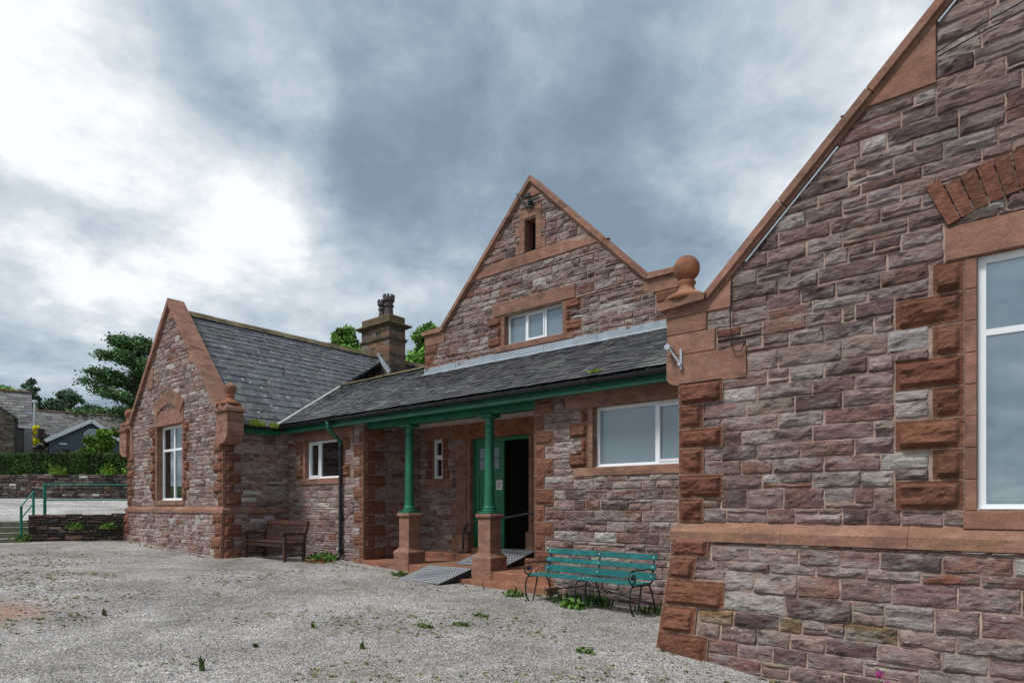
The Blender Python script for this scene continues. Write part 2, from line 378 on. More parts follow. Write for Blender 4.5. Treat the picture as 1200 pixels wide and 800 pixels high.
def frame_of(O, ax, nr):
    O = Vector(O); ax = Vector(ax); nr = Vector(nr)
    return lambda u, z, h: (O.x+ax.x*u+nr.x*h, O.y+ax.y*u+nr.y*h, z)
FY = lambda Y: (lambda u, z, h: (u, Y-h, z))           # wall facing the forecourt
def quoin(mb, F, u0, u1, z0, z1, rng, res=.03, proud=.028, relief=.06, margin=.026, col=None, g_=.0065):
    patch(mb, F, u0+g_, u1-g_, z0+g_, z1-g_, rng, proud, relief, margin, res, jit(col or ROCK, .16, rng), skirt=.05, drop=.5, c0=.75, amp=.5)
    q = max(.002, proud-.004); mb.add([F(u0, z0, q), F(u1, z0, q), F(u1, z1, q), F(u0, z1, q)], [(0, 1, 2, 3)], (.44, .31, .25))
def ashlar(mb, F, u0, u1, z0, z1, h=.03, depth=.05, col=None, g_=.002, rng=random):
    c = jit(col or SAND, .10, rng); u0 += g_; u1 -= g_; z0 += g_; z1 -= g_; b = .006
    vs = [F(u0, z0, -depth), F(u1, z0, -depth), F(u1, z1, -depth), F(u0, z1, -depth), F(u0, z0, h-b), F(u1, z0, h-b), F(u1, z1, h-b), F(u0, z1, h-b),
          F(u0+b, z0+b, h), F(u1-b, z0+b, h), F(u1-b, z1-b, h), F(u0+b, z1-b, h)]
    fs = [(8, 9, 10, 11)]+[(k, (k+1) % 4, 4+(k+1) % 4, 4+k) for k in range(4)]+[(4+k, 4+(k+1) % 4, 8+(k+1) % 4, 8+k) for k in range(4)]+[(3, 2, 1, 0)]
    mb.add(vs, fs, c)

# ---------------------------------------------------------------- ground
def sheet(name, xs, ys, zf, mat, kind='structure', keep=None):
    vs = [(x, y, zf(x, y)) for y in ys for x in xs]; n = len(xs); fs = []
    for j in range(len(ys)-1):
        for i in range(n-1):
            if keep is None or keep((xs[i]+xs[i+1])/2, (ys[j]+ys[j+1])/2): fs.append((j*n+i, j*n+i+1, (j+1)*n+i+1, (j+1)*n+i))
    me = bpy.data.meshes.new(name); me.from_pydata(vs, [], fs); me.materials.append(mat); me.polygons.foreach_set('use_smooth', [True]*len(fs))
    o = bpy.data.objects.new(name, me); COL.objects.link(o); o['kind'] = kind; return o
def gravel_mat(name, base=(.345, .325, .31), red=True, weed=1.):
    m = bpy.data.materials.new(name); m.use_nodes = True; T = m.node_tree; b = T.nodes['Principled BSDF']; lk = T.links.new
    b.inputs['Roughness'].default_value = .95; b.inputs['Specular IOR Level'].default_value = .15
    tcn = T.nodes.new('ShaderNodeTexCoord'); oc = tcn.outputs['Object']
    def vor(s):
        v = T.nodes.new('ShaderNodeTexVoronoi'); lk(oc, v.inputs['Vector']); v.inputs['Scale'].default_value = s; return v
    def nz(s, d=6, r=.6, di=0):
        v = T.nodes.new('ShaderNodeTexNoise'); lk(oc, v.inputs['Vector']); v.inputs['Scale'].default_value = s; v.inputs['Detail'].default_value = d; v.inputs['Roughness'].default_value = r; v.inputs['Distortion'].default_value = di; return v.outputs[0]
    def ramp(v, els):
        r = T.nodes.new('ShaderNodeValToRGB'); lk(v, r.inputs[0]); e = r.color_ramp.elements; e[0].position, e[0].color = els[0][0], (*els[0][1], 1); e[1].position, e[1].color = els[-1][0], (*els[-1][1], 1)
        for p, c in els[1:-1]: q = e.new(p); q.color = (*c, 1)
        return r.outputs[0]
    def mix(a, c, f, mode='MIX'):
        q = T.nodes.new('ShaderNodeMix'); q.data_type = 'RGBA'; q.blend_type = mode
        for i, v in ((0, f), (6, a), (7, c)):
            if isinstance(v, tuple): q.inputs[i].default_value = (*v, 1)
            elif isinstance(v, (int, float)): q.inputs[i].default_value = v
            else: lk(v, q.inputs[i])
        return q.outputs[2]
    v1 = vor(74); v2 = vor(28)
    sp = T.nodes.new('ShaderNodeSeparateColor'); lk(v1.outputs['Color'], sp.inputs[0])
    k = base
    c = ramp(sp.outputs[0], [(0, (k[0]*.34, k[1]*.34, k[2]*.34)), (.35, (k[0]*.82, k[1]*.81, k[2]*.80)), (.7, (k[0]*1.12, k[1]*1.12, k[2]*1.12)), (1, (k[0]*1.95, k[1]*1.95, k[2]*1.95))])
    c = mix(c, ramp(nz(.55, 6, .65, .4), [(.35, (.66, .65, .64)), (.65, (1.25, 1.25, 1.25))]), 1., 'MULTIPLY')
    c = mix(c, ramp(nz(6, 4), [(.3, (.78, .78, .78)), (.7, (1.2, 1.2, 1.2))]), 1., 'MULTIPLY')
    c = mix(c, (.12, .12, .045), mixf(T, nz(.9, 8, .75, .5), .50, .66, .5*weed))
    c = mix(c, (.11, .07, .045), mixf(T, nz(1.7, 8, .8, .2), .55, .70, .5*weed))
    if red:
        # patch of red sandstone grit showing through, lower left of the forecourt
        sb = T.nodes.new('ShaderNodeVectorMath'); sb.operation = 'SUBTRACT'; lk(oc, sb.inputs[0]); sb.inputs[1].default_value = (-10.6, 2.05, .2)
        sc = T.nodes.new('ShaderNodeVectorMath'); sc.operation = 'MULTIPLY'; lk(sb.outputs[0], sc.inputs[0]); sc.inputs[1].default_value = (.8, 1.1, 0)
        ln = T.nodes.new('ShaderNodeVectorMath'); ln.operation = 'LENGTH'; lk(sc.outputs[0], ln.inputs[0])
        ad = T.nodes.new('ShaderNodeMath'); ad.operation = 'MULTIPLY_ADD'; lk(nz(2.4, 6), ad.inputs[0]); ad.inputs[1].default_value = 1.6; lk(ln.outputs['Value'], ad.inputs[2])
        c = mix(c, (.38, .19, .13), mixf(T, ad.outputs[0], 1.75, 1.0, .75))
    lk(c, b.inputs['Base Color'])
    ad = T.nodes.new('ShaderNodeMath'); ad.operation = 'ADD'; lk(v1.outputs['Distance'], ad.inputs[0]); lk(v2.outputs['Distance'], ad.inputs[1])
    bp = T.nodes.new('ShaderNodeBump'); bp.inputs['Strength'].default_value = .8; bp.inputs['Distance'].default_value = .012; bp.invert = True; lk(ad.outputs[0], bp.inputs['Height']); lk(bp.outputs[0], b.inputs['Normal'])
    return m
def mixf(T, v, a, c, amt):
    q = T.nodes.new('ShaderNodeMapRange'); T.links.new(v, q.inputs[0])
    for i, x in zip((1, 2, 3, 4), (a, c, 0, amt)): q.inputs[i].default_value = x
    return q.outputs[0]
GRAVEL = gravel_mat('gravel')
def gn(x, y): return g(x)+.018*noise.noise(Vector((x*.5, y*.5, 1)))+.008*noise.noise(Vector((x*1.7, y*1.7, 4)))
fine = lambda a, b, s: [a+(b-a)*i/int(round((b-a)/s)) for i in range(int(round((b-a)/s))+1)]
sheet('gravel_ground', [-60, -45, -35]+fine(-28, 2, .3)+[5, 10, 20, 60], [-60, -30, -12, -6]+fine(-3, 10, .3)+[20, 60], gn, GRAVEL)
# upper yard behind the low wall: A-B is the wall line
WA, WB = Vector((-22.72, 5.10)), Vector((-21.60, 7.24)); WT = (WB-WA).normalized(); WN = Vector((-WT.y, WT.x))
def wl(s, d, z=0): p = WA+WT*s+WN*d; return Vector((p.x, p.y, z))
def sd_(x, y): q = Vector((x, y))-WA; return q.dot(WT), q.dot(WN)
def zt(s, d):
    z = min(1.31+.055*max(d, 0), 1.95)
    if s < .3: z -= .255*min(1, (.3-s)/.5)*max(0, 1-max(0, d-1.2)/5)
    return z
upper = gravel_mat('pale_gravel', (.46, .44, .43), False, .9)
ss = [-40, -20, -8, -4, -2, -1.2, -.6, -.08, .0, .3]+[1, 2, 4, 7, 12, 20, 30]; ds = [0, .35, .7, 1.05, 1.4, 2, 3, 4, 5.5, 7, 8.5, 10, 12, 18, 26]
vs = [tuple(wl(s, d, zt(s, d))) for d in ds for s in ss]; n = len(ss)
fs = [(j*n+i, j*n+i+1, (j+1)*n+i+1, (j+1)*n+i) for j in range(len(ds)-1) for i in range(n-1) if not (ss[i+1] <= -.05 and ds[j+1] <= 1.45)]
me = bpy.data.meshes.new('upper_yard'); me.from_pydata(vs, [], fs); me.materials.append(upper)
o = bpy.data.objects.new('upper_yard', me); COL.objects.link(o); o['kind'] = 'structure'
def zhill(x, y):
    d = (Vector((x, y))-Vector((-47.5, -.62))).dot(Vector((-.642, .767)))
    if d < .25: return -1.3
    return min(2.9+.09*d, 14)
GRASS = surf('meadow', (.07, .10, .03), .95, .3, 1.5, .5, 20)
hs_ = [-600, -300, -150, -100, -80]+fine(-70, -20, 2)+[0, 50, 150, 300, 600]
sheet('hillside', hs_, [-600, -300, -100, -50, -30]+fine(-20, 60, 2)+[80, 150, 300, 600], zhill, GRASS)

# ---------------------------------------------------------------- the stone hall
HALL = thing('stone_hall', 'long red and mauve rubble stone hall with three gables, slate roofs and green porch columns', 'building', (-9, 10, 0))
def part(mb, name, mats, parent=None, **k): return mb.build(name, mats, parent or HALL, **k)
def sub(mb, name, mats, parent, **k):
    o = mb.build(name, mats, None, **k); o.parent = parent
    return o                                              # parents sit at hall origin offset, so the sub-part needs none
def gable_clip(Y, xa, za, k):
    c = Vector((xa, Y, za)); return [(c, Vector((k, 0, 1)).normalized()), (c, Vector((-k, 0, 1)).normalized())]
def inside_gable(xa, za, k): return lambda u, z: z < za-k*abs(u-xa)

def coping(mb, Yf, xa, za, k, xl, yfront=.10, yback=.34, th=.13, segs=4, sides=(-1, 1), rng=random):
    """sloping gable coping on both sides of an apex; top line z = za - k|x-xa| down to |x-xa| = xl"""
    nv = Vector((k, 1)).normalized()
    for s in sides:
        for i in range(segs):
            a = xl*i/segs+(.004 if i else 0); b = xl*(i+1)/segs-.004
            c = jit(SAND, .16, rng)
            def P(t, off): return (xa+s*(t-nv.x*off*(0 if t == 0 else 1)), za-k*t-(off*math.sqrt(1+k*k) if t == 0 else nv.y*off))
            for (o0, o1, ya, yb) in ((0, th, yfront, yback), (th+.001, th+.042, yfront*.5, yback-.05)):
                poly = [P(a, o0), P(b, o0), P(b, o1), P(a, o1)] if i else [(xa, za-o0*math.sqrt(1+k*k)), P(b, o0), P(b, o1), (xa, za-o1*math.sqrt(1+k*k))]
                mb.prism(poly, Yf-ya, Yf+yb, c)
def surround(mbS, mbR, F, u0, u1, z0, z1, rng, lint=.42, lw=.12, sill=.14, sw=.12, wide=.42, nar=.24, rows=None, depth=.16, rock=True, jamb_l=True, jamb_r=True, start=0, lintcol=None):
    """dressed lintel, sill and alternating jamb stones round an opening; returns the rectangles they fill"""
    H = []
    mbS.grp('lintel')
    la, lb = u0-lw, u1+lw
    ashlar(mbS, F, la, lb, z1, z1+lint, .03, depth+.05, col=lintcol, rng=rng); H.append((la, lb, z1, z1+lint))
    mbS.grp('window_sill'); ashlar(mbS, F, u0-sw, u1+sw, z0-sill, z0, .035, depth+.05, rng=rng); H.append((u0-sw, u1+sw, z0-sill, z0))
    n = rows or max(2, int(round((z1-z0)/.27))); hh = (z1-z0)/n
    for side in (-1, 1):
        if (side < 0 and not jamb_l) or (side > 0 and not jamb_r): continue
        e = u0 if side < 0 else u1; mbS.grp('window_jamb'); mbR.grp('jamb_stones')
        for r in range(n):
            wd = wide if (r+start) % 2 == 0 else nar
            a, b = (e-wd, e) if side < 0 else (e, e+wd)
            H.append((a, b, z0+r*hh, z0+(r+1)*hh))
            m_ = .09                                      # smooth margin beside the opening
            if side < 0:
                ashlar(mbS, F, e-m_, e, z0+r*hh, z0+(r+1)*hh, .012, depth+.05, rng=rng)
                quoin(mbR, F, a, e-m_, z0+r*hh, z0+(r+1)*hh, rng, proud=.012)
            else:
                ashlar(mbS, F, e, e+m_, z0+r*hh, z0+(r+1)*hh, .012, depth+.05, rng=rng)
                quoin(mbR, F, e+m_, b, z0+r*hh, z0+(r+1)*hh, rng, proud=.012)
    return H
def window(F, u0, u1, z0, z1, lights, rec=.13, fr=.055, parent=None, pane='clear', behind='curtain', rng=random, sashes=None):
    """lights: list of (u fraction from, to, [z splits], opening?). White frame mesh with panes and blinds as sub-parts"""
    mb = MB(); gl = MB()
    def bx(a, b, c, d, h0, h1, m=mb, mi=0):
        vs = [F(u, z, -rec+h) for h in (h0, h1) for z in (c, d) for u in (a, b)]
        bvl = .006 if m is mb else 0
        m.add(vs, [(0, 2, 3, 1), (4, 5, 7, 6), (0, 1, 5, 4), (2, 6, 7, 3), (0, 4, 6, 2), (1, 3, 7, 5)])
    W_ = u1-u0
    bx(u0, u1, z0, z0+fr, -.06, 0); bx(u0, u1, z1-fr, z1, -.06, 0); bx(u0, u0+fr, z0+fr, z1-fr, -.06, 0); bx(u1-fr, u1, z0+fr, z1-fr, -.06, 0)
    bx(u0-.01, u1+.01, z0-.012, z0+.02, -.03, .045)       # projecting cill strip
    for (a, b, splits, opn) in lights:
        ua = u0+W_*a; ub = u0+W_*b
        if a > 0: bx(ua-fr*.5, ua+fr*.5, z0+fr, z1-fr, -.06, 0)
        ia = ua+(fr if a == 0 else fr*.5); ib = ub-(fr if b == 1 else fr*.5)
        ys = [z0+fr]+[z0+(z1-z0)*q for q in splits]+[z1-fr]
        for j in range(len(ys)-1):
            za, zb = ys[j]+(fr*.45 if j else 0), ys[j+1]-(fr*.45 if j < len(ys)-2 else 0)
            if j < len(ys)-2: bx(ia, ib, ys[j+1]-fr*.45, ys[j+1]+fr*.45, -.06, 0)
            if opn:
                q = .035
                for (c, d, e_, f_) in ((ia, ib, za, za+q), (ia, ib, zb-q, zb), (ia, ia+q, za+q, zb-q), (ib-q, ib, za+q, zb-q)): bx(c+.004, d-.004, e_, f_, -.05, .016)
                bx(ia+q, ib-q, za+q, zb-q, -.034, -.030, gl)
            else: bx(ia, ib, za, zb, -.034, -.030, gl)
    wn = part(mb, 'window', 'white', parent)
    sub(gl, 'pane', pane, wn)
    if behind:
        bl = MB()
        if behind == 'blind':
            k = u0+.03
            while k < u1-.05:
                a, b = k, k+.084
                vs = [F(a, z0+.03, -rec-.083), F(b, z0+.03, -rec-.075), F(b, z1-.03, -rec-.075), F(a, z1-.03, -rec-.083)]
                bl.add(vs+[(v[0], v[1]+.002, v[2]) for v in vs], [(0, 1, 2, 3), (7, 6, 5, 4)]); k += .082
            sub(bl, 'blind', 'blind', wn)
        elif behind == 'curtain':
            for (a, b) in ((u0+.05, u0+.05+W_*.34), (u1-W_*.34, u1-.02)):
                n = 24; vs = []
                for i in range(n+1):
                    u = a+(b-a)*i/n; h = -rec-.11+.025*math.sin(i*1.7)
                    vs += [F(u, z0+.02, h), F(u, z1-.02, h)]
                bl.add(vs, [(2*i, 2*i+2, 2*i+3, 2*i+1) for i in range(n)])
            sub(bl, 'curtain', 'curtaingreen', wn, smooth=True)
    return wn
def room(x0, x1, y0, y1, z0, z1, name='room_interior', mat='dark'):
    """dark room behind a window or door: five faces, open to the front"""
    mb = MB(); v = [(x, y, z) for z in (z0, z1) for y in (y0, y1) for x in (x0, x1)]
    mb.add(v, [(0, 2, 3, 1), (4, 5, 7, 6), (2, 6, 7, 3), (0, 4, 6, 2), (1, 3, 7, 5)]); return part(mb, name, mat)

# ======== right wing: big gable beside the camera
rng = random.Random(5)
YR = 6.83; XC = -3.19; ZS = 1.40
def batter(z, zs, full, top=.045): return 0 if z >= zs else top+(full-top)*(zs-z)/zs
def FR(u, z, h):
    o = batter(z, 1.25, .19) if z < 1.25 else 0
    return (u-o*max(0, 1-(u-XC)/.9), YR-h-o, z)
sand = MB(); rock = MB(); H = []
W0, W1, WZ0, WZ1 = -.42, 1.14, 1.56, 3.78
H += surround(sand, rock, FR, W0, W1, WZ0, WZ1, rng, lint=.30, lw=.23, sill=.16, sw=.10, wide=.62, nar=.33, rows=8, start=0)
# corner stones above the string
rock.grp('corner_stones')
z = 1.42; k = 0
for hgt in (.27, .27, .30, .22, .27, .26):
    wd = .30 if k % 2 == 0 else .52
    if z+hgt > 3.04: hgt = 3.02-z
    quoin(rock, FR, XC, XC+wd, z, z+hgt, rng, res=.025); H.append((XC, XC+wd, z, z+hgt)); z += hgt; k += 1
# and below it, following the batter
rock.grp('corner_stones')
z = -.2; k = 0
for hgt, wd in ((.38, .50), (.30, .36), (.30, .62), (.25, .30), (.22, .42)):
    quoin(rock, FR, XC, XC+wd, z, z+hgt, rng, res=.025); H.append((XC, XC+wd, z, z+hgt)); z += hgt; k += 1
# kneeler stones
KN = [(-3.34, -2.40, 3.02, 3.34), (-3.34, -2.78, 3.34, 3.58), (-3.34, -2.85, 3.58, 3.74)]
H += [(-3.4, -2.42, 3.02, 3.32), (-3.4, -2.76, 3.32, 3.56), (-3.4, -2.88, 3.56, 3.74), (-3.4, -2.60, 3.74, 4.1)]
# two smooth stones where the coping rests on the wall, the string course
H += [(-1.5, -.72, 5.40, 5.9)]
H += [(XC, 3.9, 1.22, 1.42)]
low = MB(); masonry(low, FR, XC, 3.9, -.36, 1.22, H, rng, PALLOW, res=.03, cw=.055, ch=.052, relief=.038, hs=(2, 3, 3, 4, 3), ws=(4, 9))
wall_lo = part(low, 'plinth_wall', ['stone_lichen', 'mortar'])
up = MB(); xa, za, kR = .35, 7.19, 1.0
masonry(up, FR, XC, 3.9, 1.42, 7.10, H, rng, PAL, res=.032, openings=[(W0-.1, W1+.1, WZ0, WZ1+.1)], cw=.055, ch=.052, inside=inside_gable(xa, za-.16, kR), relief=.034, hs=(2, 3, 3, 4, 3), ws=(4, 9))
part(up, 'gable_wall', ['stone', 'mortar'], clip=gable_clip(YR, xa, za-.12, kR))
# smooth pieces
def prismY(mb, poly, ya, yb, c): mb.prism(poly, ya, yb, c)
c1 = jit(SAND, .1, rng)
sand.grp('padstone')
prismY(sand, [(-1.50, 5.41), (-.72, 5.41), (-.72, 5.86), (-.78, 5.93), (-.96, 5.88)][:3]+[(-.72, 5.97), (-1.32, 5.42)], YR-.035, YR+.05, (.25, .13, .09))
# relieving arch
cxA, czA, Ri, Ro = .35, 4.29-2.45, 2.45, 2.80
nA = 19; a0 = math.asin(.98/2.45); rock.grp('relieving_arch')
for i in range(nA):
    a = -a0+2*a0*i/nA+.001; b = -a0+2*a0*(i+1)/nA-.001; ro = Ro+(.08 if i in (0, nA-1) else 0)
    cc = jit(ROCK, .16, rng)
    def FA(u, z, h, a=a, b=b, ro=ro):
        t = a+(b-a)*u; r = Ri+(ro-Ri)*z
        return (cxA+r*math.sin(t), YR-h, czA+r*math.cos(t))
    patch(rock, lambda u, z, h, F=FA: F(u/.14, z/.35, h), .004, .136, .004, .346, rng, .055, .02, .016, .03, cc, skirt=.08)
o = sand.parts('sand', HALL); rock.parts('sandrock', HALL)
# string course: chamfered top, square front
sc_ = MB()
def string(mb, F, pts_u, zt_, zb_, proj, col_rng, endl=0, endr=0):
    for a, b in zip(pts_u[:-1], pts_u[1:]):
        c = jit(SAND, .12, col_rng); prof = [(-.1, zt_+.0), (.0, zt_), (proj, zt_-(zt_-zb_)*.5), (proj, zb_), (-.1, zb_)]
        ea = endl if a == pts_u[0] else 0; eb = endr if b == pts_u[-1] else 0
        vs = [F(a+(.002 if a != pts_u[0] else 0)-ea*max(0, h), z, h) for h, z in prof]+[F(b-(.002 if b != pts_u[-1] else 0)+eb*max(0, h), z, h) for h, z in prof]
        m = len(prof); mb.add(vs, [(i, (i+1) % m, (i+1) % m+m, i+m) for i in range(m)]+[tuple(range(m)), tuple(range(2*m-1, m-1, -1))], c)
string(sc_, FY(YR), [XC, -2.05, -.93, .4, 1.5, 2.7, 3.9], 1.42, 1.21, .085, rng, endl=1)
part(sc_, 'string_course', 'sand')
# side of the wing (towards the porch)
sw = MB(); FS = frame_of((XC, YR, 0), (0, 1, 0), (-1, 0, 0)); FSr = lambda u, z, h: FS(u, z, h)
masonry(sw, FSr, 0.02, 2.3, -.3, 4.0, [], rng, PAL, res=.06)
part(sw, 'side_wall', ['stone', 'mortar'])
# coping and kneeler
cp = MB(); coping(cp, YR, xa, za, kR, 3.24, yfront=.08, yback=.36, th=.075, segs=4, rng=rng)
part(cp, 'coping', 'sand')
kn = MB()
kn.prism([(-3.34, 3.33)]+[(-3.34+.15*(1-math.cos(t)), 3.09-.10*math.sin(t)) for t in [math.pi/2*i/6 for i in range(0, 7)]]+[(-2.42, 2.99), (-2.42, 3.33)], YR-.028, YR+.35, jit(SAND, .06, rng))
kn.box(-3.335, -2.76, YR-.029, YR+.35, 3.335, 3.57, jit(SAND, .12, rng), .008)
kn.box(-3.34, -2.86, YR-.031, YR+.35, 3.575, 3.77, jit(SAND, .12, rng), .008)
kn.prism([(-3.34, 3.775), (-2.58, 3.775), (-2.58, 4.15), (-2.80, 3.97), (-3.34, 3.90)], YR-.03, YR+.33, jit(SAND, .1, rng))
kn.prism([(-3.40, 3.86), (-2.86, 3.895), (-2.84, 3.96), (-2.91, 3.985), (-3.43, 3.955)], YR-.11, YR+.36, jit(SAND, .1, rng))
kb = part(kn, 'kneeler', 'sand')
def finial(mb, c, s=1.):
    mb.lathe([(.245*s, 0), (.245*s, .03*s), (.20*s, .075*s), (.13*s, .11*s)], c, 4, SAND, sq=True) if False else None
    mb.lathe([(.24*s, 0), (.25*s, .03*s), (.22*s, .06*s), (.15*s, .10*s), (.10*s, .13*s), (.085*s, .19*s), (.105*s, .215*s), (.105*s, .235*s), (.08*s, .25*s)]+[(.15*s*math.sin(t), .39*s-.15*s*math.cos(t)) for t in [.5+(math.pi-.52)*i/14 for i in range(15)]], c, 24, (.31, .135, .078))
bf = MB(); finial(bf, (-3.15, YR+.10, 3.965)); sub(bf, 'ball_finial', 'sand', kb, smooth=True)
window(FR, W0, W1, WZ0, WZ1, [(0, 1, [.70], False)], rec=.05, fr=.06, behind='blind')
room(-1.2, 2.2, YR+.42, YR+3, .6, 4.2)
# lead strip under the coping, cables and bracket on this gable
for (xA, xB) in ((-2.42, -1.52), (-.70, .2)):
    ld = MB(); a = Vector((xA, YR-.035, za-abs(xA-xa)-.20)); b = Vector((xB, YR-.035, za-abs(xB-xa)-.20)); ld.beam(a, b, .010, .018); part(ld, 'lead_strip', 'lead')
cb = MB(); cb.tube([(-2.57, YR-.05, 4.02), (-2.575, YR-.055, 3.7), (-2.57, YR-.055, 3.36), (-2.54, YR-.06, 3.27), (-2.46, YR-.06, 3.26), (-2.42, YR-.06, 3.34), (-2.46, YR-.06, 3.42), (-2.52, YR-.06, 3.44)], .006, 6)
part(cb, 'cable', 'black')
cb = MB(); cb.tube([(-.72, YR-.05, 5.66), (-.5, YR-.10, 5.70), (-.1, YR-.2, 5.72), (.9, YR-.5, 5.76), (3, YR-2.2, 5.9)], .006, 6); cb.tube([(-.70, YR-.05, 5.62), (-.45, YR-.09, 5.65), (-.1, YR-.18, 5.655), (.9, YR-.5, 5.66), (3, YR-2.3, 5.7)], .006, 6)
part(cb, 'cable', 'black')
br = MB(); br.box(-3.17, -3.14, YR-.05, YR-.03, 3.16, 3.40, bev=.004); br.beam((-3.155, YR-.06, 3.22), (-3.27, YR-.13, 3.42), .02, .02); br.tube([(-3.27, YR-.16, 3.42), (-3.27, YR-.06, 3.42)], .035, 12); br.tube([(-3.155, YR-.09, 3.22), (-3.155, YR-.03, 3.22)], .022, 10)
part(br, 'wall_bracket', 'steel')

# ======== left wing
YL = 7.37; XL0, XL1 = -21.62, -15.39; ZL = 1.60
def FL(u, z, h):
    o = batter(z, 1.44, .15) if z < 1.44 else 0
    return (u-o*max(0, 1-(u-XL0)/.9)+o*max(0, 1-(XL1-u)/.9), YL-h-o, z)
rng = random.Random(8)
sand = MB(); rock = MB(); H = []
w0, w1, wz0, wz1 = -19.44, -17.76, 1.76, 3.86
H += surround(sand, rock, FL, w0, w1, wz0, wz1, rng, lint=.42, lw=.12, sill=.13, sw=.14, wide=.46, nar=.28, rows=8, start=1, depth=.25)
for e, s in ((XL0, 1), (XL1, -1)):
    rock.grp('corner_stones'); z = 1.61; k = 0
    for hgt in (.30, .27, .25, .26, .22, .24):
        wd = (.28, .5)[k % 2]
        a, b = (e, e+wd) if s > 0 else (e-wd, e)
        quoin(rock, FL, a, b, z, z+hgt, rng, res=.05); H.append((a, b, z, z+hgt)); z += hgt; k += 1
    rock.grp('corner_stones'); z = .18 if s < 0 else .4; k = 0
    for hgt in (.36, .30, .32, .26):
        if z+hgt > 1.44: hgt = 1.44-z
        if hgt < .1: break
        wd = (.3, .46)[k % 2]; a, b = (e, e+wd) if s > 0 else (e-wd, e)
        quoin(rock, FL, a, b, z, z+hgt, rng, res=.05); H.append((a, b, z, z+hgt)); z += hgt; k += 1
xb, zb_, kL = -18.48, 7.35, 1.10
# kneeler stones flush with the gable, square padstones on the slopes
FLs = FY(YL)
for s in (-1, 1):
    e = XL1 if s > 0 else XL0; sand.grp('kneeler_stones')
    for (wd, z0_, z1_) in ((.42, 3.16, 3.55), (.36, 3.55, 4.10)):
        a, b = (e-wd, e) if s > 0 else (e, e+wd)
        ashlar(sand, FLs, a, b, z0_, z1_, .03, rng=rng); H.append((a, b, z0_, z1_))
    sand.grp('padstone'); a, b = sorted((xb+s*1.18, xb+s*1.60))
    sand.prism([(a, 5.38), (b, 5.38), (b, zb_-kL*abs(b-xb)-.20), (a, zb_-kL*abs(a-xb)-.20)] if s > 0 else [(a, 5.02), (b, 5.02), (b, zb_-kL*abs(b-xb)-.20), (a, zb_-kL*abs(a-xb)-.20)], YL-.03, YL+.05, jit(SAND, .1, rng))
sand.grp('apex_stone'); sand.prism([(xb-.24, 6.78), (xb+.24, 6.78), (xb, 7.05)], YL-.035, YL+.04, jit(SAND, .1, rng))
# arch over the window
sand.grp('relieving_arch'); cxA, czA, Ri, Ro = -18.60, 3.23, 1.20, 1.56; nA = 15; a0 = 1.0/1.2*.86
for i in range(nA):
    a = -a0+2*a0*i/nA+.006; b = -a0+2*a0*(i+1)/nA-.006; cc = jit(SAND, .16, rng)
    vs = [(cxA+r*math.sin(t), y, czA+r*math.cos(t)) for y in (YL-.055, YL+.03) for r, t in ((Ri, a), (Ri, b), (Ro, b), (Ro, a))]
    sand.add(vs, [(0, 1, 2, 3), (7, 6, 5, 4)]+[(i_, (i_+1) % 4, (i_+1) % 4+4, i_+4) for i_ in range(4)], cc)
st = MB()
masonry(st, FL, XL0, XL1, -.1, 1.44, H+[], rng, PALLEFT, res=.06, cw=.055, ch=.055, relief=.03, hs=(1, 2, 2, 3), ws=(3, 7))
part(st, 'plinth_wall', ['stone_lichen', 'mortar'])
st = MB()
masonry(st, FL, XL0, XL1, 1.60, 7.2, H, rng, PALLEFT, res=.06, cw=.055, ch=.055, openings=[(w0-.05, w1+.05, wz0, wz1+.1)], inside=inside_gable(xb, zb_-.16, kL), relief=.026, hs=(1, 2, 2, 3), ws=(3, 7))
part(st, 'gable_wall', ['stone', 'mortar'], clip=gable_clip(YL, xb, zb_-.12, kL))
# side wall of the left wing, facing the porch
YE = 9.1
def FLS(u, z, h):                                        # u = y
    o = batter(z, 1.44, .15) if z < 1.44 else 0
    return (XL1+h+o, u-o*max(0, 1-(u-YL)/.9), z)
Hs = []; rock.grp('corner_stones')
z = 1.61; k = 1
for hgt in (.30, .27, .25, .26, .22, .24):
    wd = (.24, .42)[k % 2]; quoin(rock, FLS, YL, YL+wd, z, z+hgt, rng, res=.05); Hs.append((YL, YL+wd, z, z+hgt)); z += hgt; k += 1
rock.grp('corner_stones'); z = .18; k = 1
for hgt in (.36, .30, .32, .26):
    if z+hgt > 1.44: hgt = 1.44-z
    wd = (.26, .44)[k % 2]; quoin(rock, FLS, YL, YL+wd, z, z+hgt, rng, res=.05); Hs.append((YL, YL+wd, z, z+hgt)); z += hgt; k += 1
st = MB(); masonry(st, FLS, YL, YE, .1, 3.62, Hs+[(YL, YE, 1.44, 1.60)], rng, PALLEFT, res=.06, relief=.022, hs=(1, 2, 2, 3), ws=(3, 8))
part(st, 'side_wall', ['stone', 'mortar'])
sand.parts('sand', HALL); rock.parts('sandrock', HALL)
sc_ = MB(); string(sc_, FY(YL), [XL0, -20.3, -18.9, -17.4, -16.4, XL1], 1.60, 1.43, .085, rng, 1, 1)
string(sc_, frame_of((XL1, 0, 0), (0, 1, 0), (1, 0, 0)), [YL, 8.2, YE], 1.60, 1.43, .085, rng, 1, 0)
part(sc_, 'string_course', 'sand')
cp = MB(); coping(cp, YL, xb, zb_, kL, 2.93, yfront=.10, yback=.34, th=.13, segs=2, rng=rng); part(cp, 'coping', 'sand')
